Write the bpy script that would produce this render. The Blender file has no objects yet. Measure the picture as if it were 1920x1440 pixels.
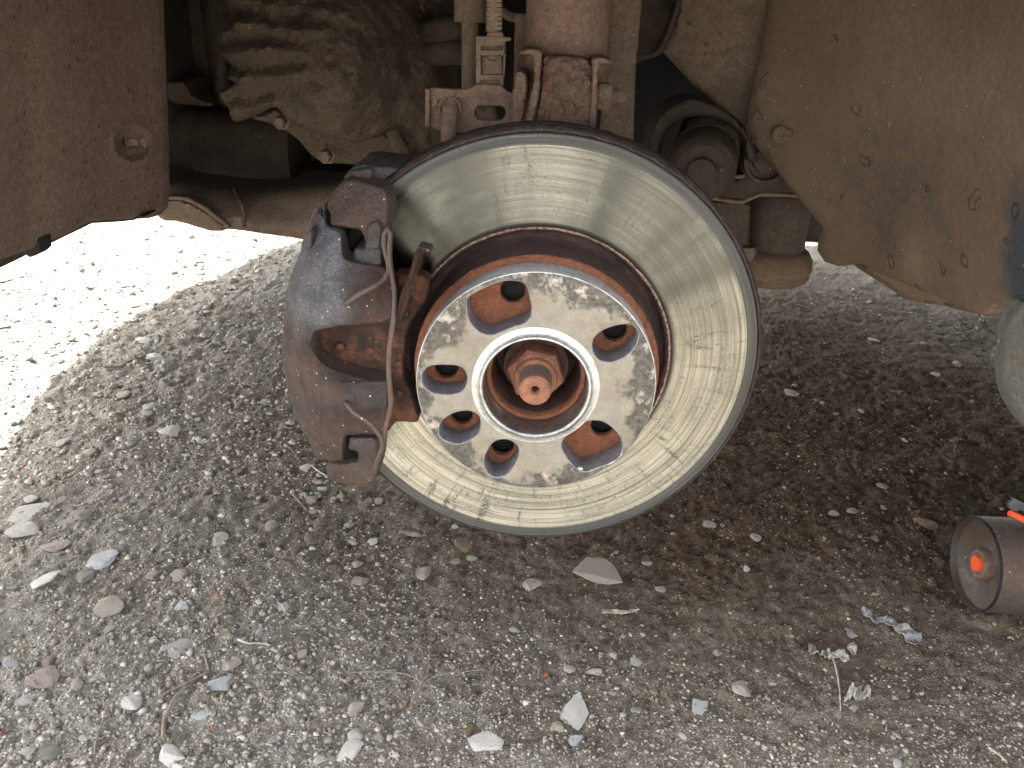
import bpy, bmesh, math, random
import numpy as np
from mathutils import Vector, Matrix, noise
from mathutils.geometry import delaunay_2d_cdt
R = math.radians
random.seed(7); rng = np.random.default_rng(11)
S = bpy.context.scene
COL = S.collection

# ---------------------------------------------------------------- camera, light, exposure
HUB = 0.36
PITCH, YAW, ROLL, FPX = R(25.8), R(-1.74), R(1.88), 1491.4
CAM = np.array([-.001, -.4736, .2094 + HUB])
_f = np.array([math.sin(YAW)*math.cos(PITCH), math.cos(YAW)*math.cos(PITCH), -math.sin(PITCH)])
_r = np.array([math.cos(YAW), -math.sin(YAW), 0.]); _u = np.cross(_r, _f)
RT = math.cos(ROLL)*_r + math.sin(ROLL)*_u; UP = -math.sin(ROLL)*_r + math.cos(ROLL)*_u
cd = bpy.data.cameras.new('camera'); cam = bpy.data.objects.new('camera', cd); COL.objects.link(cam)
cd.sensor_width = 36; cd.lens = FPX/1920*36; cd.clip_start = .01; cd.clip_end = 400
cam.matrix_world = Matrix(((RT[0], UP[0], -_f[0], CAM[0]), (RT[1], UP[1], -_f[1], CAM[1]), (RT[2], UP[2], -_f[2], CAM[2]), (0, 0, 0, 1)))
S.camera = cam

SUN_EL, SUN_AZ = R(57.5), R(-18)
SD = Vector((-math.cos(SUN_EL)*math.cos(SUN_AZ), -math.cos(SUN_EL)*math.sin(SUN_AZ), math.sin(SUN_EL)))
W = bpy.data.worlds.new('World'); S.world = W; W.use_nodes = True
sky = W.node_tree.nodes.new('ShaderNodeTexSky'); sky.sky_type = 'NISHITA'; sky.sun_disc = False
sky.sun_elevation = SUN_EL; sky.sun_rotation = math.atan2(SD.x, SD.y); sky.dust_density = 2.5
_bw = W.node_tree.nodes.new('ShaderNodeRGBToBW'); W.node_tree.links.new(sky.outputs[0], _bw.inputs[0])
_gr = W.node_tree.nodes.new('ShaderNodeMix'); _gr.data_type = 'RGBA'; _gr.blend_type = 'MULTIPLY'; _gr.inputs[0].default_value = 1; W.node_tree.links.new(_bw.outputs[0], _gr.inputs[6]); _gr.inputs[7].default_value = (2.05, 1.98, 1.86, 1)
_mx = W.node_tree.nodes.new('ShaderNodeMix'); _mx.data_type = 'RGBA'; _mx.inputs[0].default_value = .72      # brightened grey added over the sky blue to lift light in the shade
W.node_tree.links.new(sky.outputs[0], _mx.inputs[6]); W.node_tree.links.new(_gr.outputs[2], _mx.inputs[7]); W.node_tree.links.new(_mx.outputs[2], W.node_tree.nodes['Background'].inputs[0])
W.node_tree.nodes['Background'].inputs[1].default_value = .15
sl = bpy.data.lights.new('sun', 'SUN'); sl.energy = 5.0; sl.angle = R(.5); sl.color = (1, .95, .88)
so = bpy.data.objects.new('sun', sl); COL.objects.link(so); so.rotation_euler = SD.to_track_quat('Z', 'Y').to_euler()
S.view_settings.view_transform = 'Standard'; S.view_settings.look = 'None'; S.view_settings.gamma = 1
S.view_settings.use_curve_mapping = False; S.view_settings.exposure = 2.45
S.cycles.max_bounces = 8; S.cycles.diffuse_bounces = 5

# ---------------------------------------------------------------- helpers
def ray(px, py): return _f + RT*(px-960)/FPX - UP*(py-720)/FPX
def at(px, py, Y):                     # a point of the photograph at a chosen depth
    d = ray(px, py); return CAM + d*(Y-CAM[1])/d[1]
def on_ground(px, py, z=0.):
    d = ray(px, py); return CAM + d*(z-CAM[2])/d[2]

def link(name, me, mat=None, parent=None, loc=None, label=None, sharp=35, smooth=True, kind=None):
    o = bpy.data.objects.new(name, me); COL.objects.link(o)
    if mat is not None and not me.materials:
        for m in (mat if isinstance(mat, (list, tuple)) else [mat]): me.materials.append(m)
    if smooth and len(me.polygons):
        me.polygons.foreach_set('use_smooth', [True]*len(me.polygons))
        if sharp: me.set_sharp_from_angle(angle=R(sharp))
    if parent is not None: o.parent = parent
    if loc is not None: o.location = loc
    if label: o['label'] = label
    if kind: o['kind'] = kind
    return o
def mesh(name, V, F):
    me = bpy.data.meshes.new(name); me.from_pydata([tuple(map(float, v)) for v in V], [], F); me.update(); return me
def fixn(me):
    bm = bmesh.new(); bm.from_mesh(me); bmesh.ops.recalc_face_normals(bm, faces=bm.faces); bm.to_mesh(me); bm.free(); me.update(); return me
def thing(name, label, cat, loc=(0, 0, 0), group=None):
    o = bpy.data.objects.new(name, None); COL.objects.link(o); o.location = loc; o.empty_display_size = .05
    o['label'] = label; o['category'] = cat
    if group: o['group'] = group
    return o

def catmull(P, step=5., closed=True):
    P = [np.array(p, float) for p in P]; n = len(P); out = []
    for i in range(n if closed else n-1):
        if closed: a, b, c, d = P[i-1], P[i], P[(i+1) % n], P[(i+2) % n]
        else: a, b, c, d = P[max(i-1, 0)], P[i], P[i+1], P[min(i+2, n-1)]
        k = max(1, int(np.linalg.norm(c-b)/step))
        for j in range(k):
            t = j/k
            out.append(.5*((2*b)+(c-a)*t+(2*a-5*b+4*c-d)*t*t+(3*b-a-3*c+d)*t**3))
    if not closed: out.append(P[-1])
    return np.array(out)
def linear(P, step=5.):
    P = [np.array(p, float) for p in P]; out = []
    for i in range(len(P)):
        b, c = P[i], P[(i+1) % len(P)]; k = max(1, int(np.linalg.norm(c-b)/step))
        for j in range(k): out.append(b+(c-b)*j/k)
    return np.array(out)
def rounded(P, r=8, step=4.):
    # polygon with its corners cut round
    P = [np.array(p, float) for p in P]; Q = []
    n = len(P)
    for i in range(n):
        a, b, c = P[i-1], P[i], P[(i+1) % n]
        la, lc = np.linalg.norm(a-b), np.linalg.norm(c-b); rr = min(r, la*.45, lc*.45)
        p0, p1 = b+(a-b)/la*rr, b+(c-b)/lc*rr
        for t in (0, .25, .5, .75, 1): Q.append((1-t)**2*p0+2*t*(1-t)*b+t*t*p1)
    return linear(Q, step)
def dist_poly(Q, B):
    A = B; D = np.roll(B, -1, 0)-B; L = (D**2).sum(1)+1e-9; best = np.full(len(Q), 1e9)
    for i in range(0, len(A)):
        t = np.clip(((Q-A[i])@D[i])/L[i], 0, 1); q = A[i]+t[:, None]*D[i]
        best = np.minimum(best, ((Q-q)**2).sum(1))
    return np.sqrt(best)
def inside(Q, B):
    x, y = Q[:, 0], Q[:, 1]; c = np.zeros(len(Q), bool)
    for i in range(len(B)):
        x1, y1 = B[i]; x2, y2 = B[i-1]
        if y1 == y2: continue
        m = ((y1 > y) != (y2 > y)) & (x < (x2-x1)*(y-y1)/(y2-y1)+x1); c ^= m
    return c
def tps(ctrl):
    c = np.array(ctrl, float); n = len(c); X = c[:, :2]/100.
    if n < 3 or n == 3 and False: return lambda Q: np.full(len(Q), c[0, 2])
    d = np.linalg.norm(X[:, None]-X[None], axis=2); K = np.where(d > 0, d**2*np.log(d+1e-12), 0)+np.eye(n)*.02
    P = np.hstack([np.ones((n, 1)), X]); A = np.block([[K, P], [P.T, np.zeros((3, 3))]])
    w = np.linalg.lstsq(A, np.concatenate([c[:, 2], [0]*3]), rcond=None)[0]
    def f(Q):
        Q = Q/100.; d = np.linalg.norm(Q[:, None]-X[None], axis=2); k = np.where(d > 0, d**2*np.log(d+1e-12), 0)
        return k@w[:n]+w[n]+Q@w[n+1:]
    return f
def fnoise(p, sc, oct=3):
    return noise.fractal(Vector((p[0]*sc, p[1]*sc, p[2]*sc)), 1.0, 2.0, oct)

def relief(name, outline, depth, mat, parent, back=None, thick=None, rnd=(8, .006), step=6., amp=0., nsc=90, fn=None, label=None, smooth_out=True, corner=None, sharp=40, holes=()):
    """a solid whose front follows depth(px,py) in metres and whose outline is real; sides run straight back"""
    if corner: B = rounded(outline, corner, step*.8)
    else: B = catmull(outline, step*.8) if smooth_out else linear(outline, step*.8)
    f = tps(depth) if isinstance(depth, (list, tuple)) else (lambda Q: np.full(len(Q), float(depth)))
    loops = [B]+[catmull(h, step*.8) for h in holes]
    lo, hi = B.min(0), B.max(0)
    gx, gy = np.meshgrid(np.arange(lo[0], hi[0], step), np.arange(lo[1], hi[1], step*.87))
    gx[1::2] += step/2; G = np.stack([gx.ravel(), gy.ravel()], 1)
    G = G[inside(G, B)]; dG = dist_poly(G, B)
    for h in loops[1:]:
        G = G[~inside(G, h)]; 
    dG = np.min([dist_poly(G, L) for L in loops], 0); G = G[dG > step*.5]; dG = dG[dG > step*.5]
    Q = np.vstack(loops+[G]); dQ = np.concatenate([np.zeros(sum(map(len, loops))), dG])
    edges = []; k = 0; bl = []
    for L in loops:
        n = len(L); bl.append((k, n)); edges += [(k+i, k+(i+1) % n) for i in range(n)]; k += n
    r = delaunay_2d_cdt([Vector(q) for q in Q], edges, [], 0, 1e-4)
    v2, f2 = r[0], r[2]
    Q2 = np.array([tuple(v) for v in v2]); ok = []
    cen = np.array([np.mean([Q2[i] for i in t], axis=0) for t in f2]); m = inside(cen, B)
    for h in loops[1:]: m &= ~inside(cen, h)
    f2 = [list(t) for t, k_ in zip(f2, m) if k_]
    d2 = np.min([dist_poly(Q2, L) for L in loops], 0)
    Y = f(Q2)
    if rnd and rnd[0] > 0:
        t = np.clip(d2/rnd[0], 0, 1); Y = Y+rnd[1]*(1-np.sqrt(np.clip(1-(1-t)**2, 0, 1)))
    if fn: Y = Y+fn(Q2)
    V = [at(q[0], q[1], y) for q, y in zip(Q2, Y)]
    if amp:
        for i, v in enumerate(V):
            V[i] = v+np.array([0, 1, 0])*amp*fnoise(v, nsc)+ray(*Q2[i])*0
    n0 = len(V); F = [t for t in f2]
    # walls
    cnt = {}
    for t in F:
        for i in range(len(t)):
            a, b = t[i], t[(i+1) % len(t)]; cnt[(a, b)] = 1
    bed = [(a, b) for (a, b) in cnt if (b, a) not in cnt]
    mp = {}
    for a, b in bed:
        for q in (a, b):
            if q not in mp:
                mp[q] = len(V); v = V[q].copy(); v[1] = (back if back is not None else v[1]+thick)
                if back is not None and v[1] < V[q][1]: v[1] = V[q][1]+.0005
                V.append(v)
    W_ = [(b, a, mp[a], mp[b]) for a, b in bed]
    me = mesh(name, V, F+W_); fixn(me)
    return link(name, me, mat, parent, label=label, sharp=sharp)

def slab(name, loops, Y, thick, mat, parent, bevel=.001, label=None, px=True, res=2, sharp=30):
    """flat plate with holes, front at depth Y; loops = outer + holes, px coordinates or metres (x,z)"""
    cu = bpy.data.curves.new(name, 'CURVE'); cu.dimensions = '2D'; cu.fill_mode = 'BOTH'
    for L in loops:
        sp = cu.splines.new('POLY'); P = [at(p[0], p[1], Y) for p in L] if px else [(p[0], 0, p[1]) for p in L]
        sp.points.add(len(P)-1)
        for q, p in zip(sp.points, P): q.co = (p[0], p[2], 0, 1)
        sp.use_cyclic_u = True
    b = min(bevel, thick*.45); cu.extrude = thick/2-b; cu.bevel_depth = b; cu.bevel_resolution = res; cu.offset = -b
    t = bpy.data.objects.new(name, cu); COL.objects.link(t)
    me = bpy.data.meshes.new_from_object(t.evaluated_get(bpy.context.evaluated_depsgraph_get()))
    bpy.data.objects.remove(t); bpy.data.curves.remove(cu)
    for v in me.vertices: x, y, z = v.co; v.co = (x, Y+thick/2+z, y)
    me.materials.clear(); bm = bmesh.new(); bm.from_mesh(me); bmesh.ops.remove_doubles(bm, verts=bm.verts, dist=1e-6)
    bmesh.ops.recalc_face_normals(bm, faces=bm.faces); bm.to_mesh(me); bm.free()
    return link(name, me, mat, parent, label=label, sharp=sharp)

def tube(name, P, r, mat, parent, seg=12, smooth=True, label=None, amp=0., nsc=300, sub=4, caps=True, loc=None, **kw):
    P = [np.array(p, float) for p in P]; rr = list(r) if hasattr(r, '__len__') else [r]*len(P)
    if smooth and len(P) > 2:
        Q4 = catmull([np.append(p, q) for p, q in zip(P, rr)], step=max(1e-4, sum(np.linalg.norm(P[i+1]-P[i]) for i in range(len(P)-1))/(len(P)*sub)), closed=False)
        P, rr = [q[:3] for q in Q4], [max(q[3], 1e-5) for q in Q4]
    V, F = [], []; up = None
    for i, p in enumerate(P):
        t = P[min(i+1, len(P)-1)]-P[max(i-1, 0)]; t = t/(np.linalg.norm(t)+1e-12)
        if up is None: up = np.cross(t, [0, 0, 1.]) if abs(t[2]) < .9 else np.cross(t, [1., 0, 0])
        a = up-t*(up@t); a /= np.linalg.norm(a); up = a; b = np.cross(t, a)
        for k in range(seg):
            an = 2*math.pi*k/seg; v = p+(a*math.cos(an)+b*math.sin(an))*rr[i]
            if amp: v = v+(v-p)/rr[i]*amp*fnoise(v, nsc)
            V.append(v)
    for i in range(len(P)-1):
        for k in range(seg):
            F.append((i*seg+k, i*seg+(k+1) % seg, (i+1)*seg+(k+1) % seg, (i+1)*seg+k))
    if caps: F += [tuple(range(seg)), tuple(range(len(V)-seg, len(V)))]
    return link(name, fixn(mesh(name, V, F)), mat, parent, label=label, loc=loc, **kw)

def lathe(name, prof, mat, parent, seg=96, axis='Y', loc=(0, 0, 0), label=None, amp=0., nsc=200, close=False, sharp=35, direction=None, **kw):
    """prof = [(radius, along)]"""
    V, F = [], []; n = len(prof)
    for k in range(seg):
        a = 2*math.pi*k/seg; c, s = math.cos(a), math.sin(a)
        for r_, y_ in prof:
            v = np.array([r_*c, y_, r_*s])
            if amp:
                q = fnoise(v+np.array(loc), nsc)*amp; v = v+np.array([c*q, 0, s*q])+np.array([0, fnoise(v*1.0+5, nsc)*amp*.6, 0])
            if axis == 'X': v = np.array([v[1], v[0], v[2]])
            if axis == 'Z': v = np.array([v[0], v[2], v[1]])
            V.append(v)
    for k in range(seg):
        k2 = (k+1) % seg
        for i in range(n-(0 if close else 1)):
            j = (i+1) % n; F.append((k*n+i, k*n+j, k2*n+j, k2*n+i))
    me = mesh(name, V, F)
    bm = bmesh.new(); bm.from_mesh(me); bmesh.ops.remove_doubles(bm, verts=bm.verts, dist=1e-7); bmesh.ops.recalc_face_normals(bm, faces=bm.faces); bm.to_mesh(me); bm.free()
    o = link(name, me, mat, parent, loc=loc, label=label, sharp=sharp, **kw)
    if direction is not None: o.rotation_euler = Vector(direction).to_track_quat('Y', 'Z').to_euler()
    return o

# ---------------------------------------------------------------- materials
class NT:
    def __init__(s, name):
        s.m = bpy.data.materials.new(name); s.m.use_nodes = True; s.t = s.m.node_tree; s.b = s.t.nodes['Principled BSDF']
        s.co = s.t.nodes.new('ShaderNodeTexCoord').outputs['Object']
    def n(s, typ, **k):
        x = s.t.nodes.new(typ)
        for a, v in k.items(): setattr(x, a, v)
        return x
    def l(s, a, b):
        if isinstance(a, (int, float)): b.default_value = a
        elif isinstance(a, tuple): b.default_value = a if len(a) == 4 or b.type == 'VECTOR' else (*a, 1)
        else: s.t.links.new(a, b)
    def noise(s, sc, det=4, rough=.6, vec=None, dist=0):
        x = s.n('ShaderNodeTexNoise'); s.l(vec or s.co, x.inputs['Vector']); x.inputs['Scale'].default_value = sc
        x.inputs['Detail'].default_value = det; x.inputs['Roughness'].default_value = rough; x.inputs['Distortion'].default_value = dist
        return x.outputs['Fac']
    def vor(s, sc, vec=None, out='Distance', rand=1):
        x = s.n('ShaderNodeTexVoronoi'); s.l(vec or s.co, x.inputs['Vector']); x.inputs['Scale'].default_value = sc; x.inputs['Randomness'].default_value = rand
        return x.outputs[out]
    def ramp(s, f, a, b, lo=0., hi=1.):
        x = s.n('ShaderNodeMapRange'); x.clamp = True; s.l(f, x.inputs[0]); x.inputs[1].default_value = a; x.inputs[2].default_value = b
        x.inputs[3].default_value = lo; x.inputs[4].default_value = hi; return x.outputs[0]
    def mix(s, f, a, b, blend='MIX'):
        x = s.n('ShaderNodeMix', data_type='RGBA', blend_type=blend); s.l(f, x.inputs[0]); s.l(a, x.inputs[6]); s.l(b, x.inputs[7]); return x.outputs[2]
    def math(s, op, a, b=0., c=None):
        x = s.n('ShaderNodeMath', operation=op); s.l(a, x.inputs[0]); s.l(b, x.inputs[1])
        if c is not None: s.l(c, x.inputs[2])
        return x.outputs[0]
    def grey(s, v):
        x = s.n('ShaderNodeCombineColor'); [s.l(v, x.inputs[i]) for i in range(3)]; return x.outputs[0]
    def bump(s, h, dist, strength=1., prev=None):
        x = s.n('ShaderNodeBump'); x.inputs['Distance'].default_value = dist; x.inputs['Strength'].default_value = strength; s.l(h, x.inputs['Height'])
        if prev is not None: s.l(prev, x.inputs['Normal'])
        return x.outputs[0]
    def out(s, col, rough=.8, metal=0., nrm=None, spec=.3):
        s.l(col, s.b.inputs['Base Color']); s.l(rough, s.b.inputs['Roughness']); s.l(metal, s.b.inputs['Metallic']); s.b.inputs['Specular IOR Level'].default_value = spec
        if nrm is not None: s.l(nrm, s.b.inputs['Normal'])
        return s.m

def coated(name, c1, c2, c3=None, sc=40, fine=700, specks=0., pits=0., bump=.0006, rough=.85, metal=0., t3=(.55, .68), spec=.25, speck_sc=260, speck_col=(.55, .5, .44), lump=0.):
    t = NT(name); col = t.mix(t.ramp(t.noise(sc, 5, .65), .36, .64), c1, c2)
    if c3: col = t.mix(t.ramp(t.noise(sc*.55, 5, .7, vec=t.mapv((3.1, 1.7, .6))), t3[0], t3[1]), col, c3)
    nf = t.noise(fine, 4, .75); ng = t.noise(fine*.28, 5, .75)
    col = t.mix(1, col, t.grey(t.ramp(ng, .3, .7, .74, 1.28)), 'MULTIPLY')
    col = t.mix(1, col, t.grey(t.ramp(nf, .25, .75, .6, 1.4)), 'MULTIPLY')
    h = t.math('MULTIPLY_ADD', ng, 1.6, nf)
    if specks:
        d = t.vor(speck_sc); cc = t.vor(speck_sc, out='Color'); sep = t.n('ShaderNodeSeparateColor'); t.l(cc, sep.inputs[0])
        m = t.math('MULTIPLY', t.math('LESS_THAN', d, .17), t.math('LESS_THAN', sep.outputs[0], specks)); col = t.mix(t.math('MULTIPLY', m, sep.outputs[1]), col, speck_col)
    if pits:
        d = t.vor(170, vec=t.mapv((.3, .9, .2))); cc = t.vor(170, vec=t.mapv((.3, .9, .2)), out='Color'); sep = t.n('ShaderNodeSeparateColor'); t.l(cc, sep.inputs[0])
        m = t.math('MULTIPLY', t.ramp(d, .35, .1), t.math('LESS_THAN', sep.outputs[1], pits)); col = t.mix(t.math('MULTIPLY', m, .7), col, tuple(.35*x for x in c1))
        h = t.math('SUBTRACT', h, m)
    nr = t.bump(h, bump)
    if lump: nr = t.bump(t.noise(130, 4, .6), lump, prev=nr)
    return t.out(col, rough, metal, nr, spec)
def _mapv(s, off):
    x = s.n('ShaderNodeVectorMath', operation='ADD'); s.l(s.co, x.inputs[0]); x.inputs[1].default_value = off; return x.outputs[0]
NT.mapv = _mapv

M = {}
M['mud'] = coated('mud_film', (.125, .090, .066), (.15, .112, .084), (.105, .085, .07), sc=22, specks=.10, pits=.05, bump=.0008, speck_sc=330, speck_col=(.34, .27, .21))
M['mud_left'] = coated('pebbled_mud_film', (.14, .09, .069), (.158, .112, .086), (.105, .09, .082), sc=14, specks=.5, pits=.14, bump=.002, fine=600, speck_sc=420, speck_col=(.42, .3, .23), t3=(.56, .75))
def rear_liner_mat():
    t = NT('smooth_mud_film'); col = t.mix(t.ramp(t.noise(10, 5, .65), .36, .64), (.106, .072, .049), (.126, .089, .062))
    col = t.mix(t.math('MULTIPLY', t.ramp(t.noise(7, 6, .75, vec=t.mapv((3.1, 1.7, .6))), .54, .66), .75), col, (.062, .055, .050))
    sx = t.n('ShaderNodeSeparateXYZ'); t.l(t.co, sx.inputs[0]); e = at(1895, 480, 0.)
    bare = t.math('MULTIPLY', t.ramp(t.math('ADD', sx.outputs[1], t.math('MULTIPLY', t.noise(30, 5, .75), .05)), .040, .026), t.ramp(sx.outputs[2], e[2]+.06, e[2]+.02)); col = t.mix(bare, col, (.038, .042, .052))
    ng = t.noise(190, 5, .75); nf = t.noise(700, 4, .75); col = t.mix(1, col, t.grey(t.ramp(ng, .3, .7, .84, 1.16)), 'MULTIPLY'); col = t.mix(1, col, t.grey(t.ramp(nf, .25, .75, .78, 1.22)), 'MULTIPLY')
    wv = t.n('ShaderNodeVectorMath', operation='ADD'); t.l(t.co, wv.inputs[0]); nc = t.n('ShaderNodeTexNoise'); nc.inputs['Scale'].default_value = 90; t.l(t.co, nc.inputs['Vector']); sc_ = t.n('ShaderNodeVectorMath', operation='SCALE'); t.l(nc.outputs['Color'], sc_.inputs[0]); sc_.inputs['Scale'].default_value = .012; t.l(sc_.outputs[0], wv.inputs[1])
    d = t.vor(62, vec=wv.outputs[0]); cc = t.vor(62, vec=wv.outputs[0], out='Color'); sep = t.n('ShaderNodeSeparateColor'); t.l(cc, sep.inputs[0])
    zone = t.ramp(t.noise(9, 3, .5, vec=t.mapv((9, 2, 5))), .5, .56); ring = t.math('MULTIPLY', t.math('MULTIPLY', t.ramp(t.math('ABSOLUTE', t.math('SUBTRACT', d, .26)), .09, .02), t.math('LESS_THAN', sep.outputs[0], .35)), zone)
    col = t.mix(t.math('MULTIPLY', ring, .65), col, (.04, .034, .03))
    d2 = t.vor(300); c2 = t.vor(300, out='Color'); s2 = t.n('ShaderNodeSeparateColor'); t.l(c2, s2.inputs[0]); m2 = t.math('MULTIPLY', t.math('LESS_THAN', d2, .17), t.math('LESS_THAN', s2.outputs[0], .04)); col = t.mix(t.math('MULTIPLY', m2, .6), col, (.45, .4, .34))
    n = t.bump(t.math('ADD', nf, t.math('MULTIPLY', ng, 1.5)), .0009); n = t.bump(ring, .0012, 1, n); n = t.bump(t.noise(45, 5, .6), .003, 1, n)
    return t.out(col, .85, 0, n, .25)
M['mud_right'] = rear_liner_mat()
M['mud_dark'] = coated('oily_grime', (.042, .032, .025), (.066, .050, .038), (.026, .022, .019), sc=25, specks=.02, bump=.001, rough=.75)
M['mud_rust'] = coated('rusty_mud', (.20, .125, .095), (.185, .13, .102), (.125, .09, .078), sc=60, specks=.2, bump=.0014, speck_col=(.4, .24, .16), speck_sc=420, lump=.002)
M['crust'] = coated('crusted_rust', (.26, .155, .115), (.22, .16, .13), (.26, .13, .08), sc=110, fine=900, specks=.35, pits=.1, bump=.003, speck_col=(.42, .3, .24), speck_sc=520, lump=.004)
M['engine'] = coated('dusty_casting', (.10, .072, .052), (.125, .092, .067), (.068, .052, .04), sc=28, specks=.03, pits=.1, bump=.002, lump=.004)
M['rust'] = coated('orange_rust', (.235, .094, .054), (.19, .076, .044), (.115, .05, .033), sc=90, fine=900, bump=.0014, specks=.1, speck_col=(.4, .18, .1), speck_sc=600, rough=.9, pits=.05)
M['rust_wall'] = coated('purple_rust', (.052, .036, .036), (.085, .05, .043), (.035, .026, .03), sc=110, fine=900, specks=.08, bump=.0009, rough=.62, speck_col=(.4, .15, .08), speck_sc=700, t3=(.5, .66), spec=.4)
M['rust_flake'] = coated('flaking_rust', (.034, .026, .027), (.055, .038, .036), (.02, .017, .018), sc=150, fine=800, specks=.12, bump=.0014, rough=.7, speck_col=(.4, .33, .3), speck_sc=650, lump=.0018)
M['pad'] = coated('pad_rust', (.066, .035, .026), (.034, .023, .02), (.13, .056, .035), sc=75, fine=900, specks=.05, bump=.0016, rough=.85, t3=(.46, .58), speck_sc=500)
M['cast'] = coated('cast_iron_brown', (.056, .041, .036), (.082, .052, .042), (.072, .070, .076), sc=38, fine=1000, specks=.16, bump=.0016, rough=.74, speck_sc=330, t3=(.49, .60), spec=.35, lump=.0025)
M['wire'] = coated('spring_rust', (.075, .04, .031), (.06, .043, .04), (.11, .052, .036), sc=140, fine=1200, specks=.05, bump=.0004, rough=.6, spec=.5)
M['rubber'] = coated('grey_rubber', (.085, .088, .085), (.115, .118, .112), (.13, .11, .09), sc=25, specks=.05, bump=.0007, speck_col=(.45, .44, .4), speck_sc=120)
M['cup'] = coated('ochre_mud', (.125, .085, .057), (.105, .074, .05), (.09, .062, .045), sc=50, specks=.05, bump=.0009)
M['black'] = coated('black_plastic_and_shade', (.008, .008, .009), (.014, .013, .012), sc=40, bump=.0005, rough=.7)  # plastic parts, and painted shade for the caliper gap and bay voids
M['jack_steel'] = coated('worn_jack_steel', (.085, .076, .068), (.085, .056, .042), (.13, .12, .11), sc=30, fine=900, specks=.05, bump=.0004, rough=.55, metal=.35)
M['orange'] = coated('orange_sticker', (.70, .085, .025), (.62, .08, .025), sc=90, fine=1500, bump=.0001, rough=.7)
M['paint'] = coated('dark_car_paint', (.045, .05, .06), (.04, .045, .055), sc=3, bump=.00005, rough=.35)
M['grease'] = coated('dark_cavity_rust', (.075, .035, .026), (.045, .028, .024), (.15, .055, .03), sc=90, fine=900, bump=.0008, rough=.5, spec=.5)

# caliper body: blue grey bloom on its outer upper shoulder, brown elsewhere
def caliper_mat():
    t = NT('caliper_iron'); brown = t.mix(t.ramp(t.noise(60, 5, .7), .4, .62), (.040, .030, .027), (.085, .047, .036))
    n2 = t.noise(70, 4, .6, vec=t.mapv((1, 2, 3)))
    sx = t.n('ShaderNodeSeparateXYZ'); t.l(t.co, sx.inputs[0])
    # object space: upper outer shoulder of the caliper
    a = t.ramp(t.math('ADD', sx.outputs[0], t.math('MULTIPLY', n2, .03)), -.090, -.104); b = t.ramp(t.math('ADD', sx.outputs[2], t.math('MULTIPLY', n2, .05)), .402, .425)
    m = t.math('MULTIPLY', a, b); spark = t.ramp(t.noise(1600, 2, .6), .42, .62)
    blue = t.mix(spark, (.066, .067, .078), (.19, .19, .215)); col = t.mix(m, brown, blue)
    grey = t.ramp(t.noise(45, 5, .65, vec=t.mapv((7, 1, 4))), .52, .64); col = t.mix(t.math('MULTIPLY', grey, .75), col, (.058, .056, .062))
    nf = t.noise(1000, 4, .75); col = t.mix(1, col, t.grey(t.ramp(nf, .25, .75, .65, 1.35)), 'MULTIPLY')
    d = t.vor(300); cc = t.vor(300, out='Color'); sep = t.n('ShaderNodeSeparateColor'); t.l(cc, sep.inputs[0])
    sm = t.math('MULTIPLY', t.math('LESS_THAN', d, .16), t.math('LESS_THAN', sep.outputs[0], .16)); col = t.mix(sm, col, (.6, .5, .45))
    return t.out(col, .72, 0, t.bump(t.noise(330, 5, .75), .0012, 1, t.bump(nf, .0012, prev=t.bump(t.noise(110, 5, .75), .0026))), .35)
M['caliper'] = caliper_mat()

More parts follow.
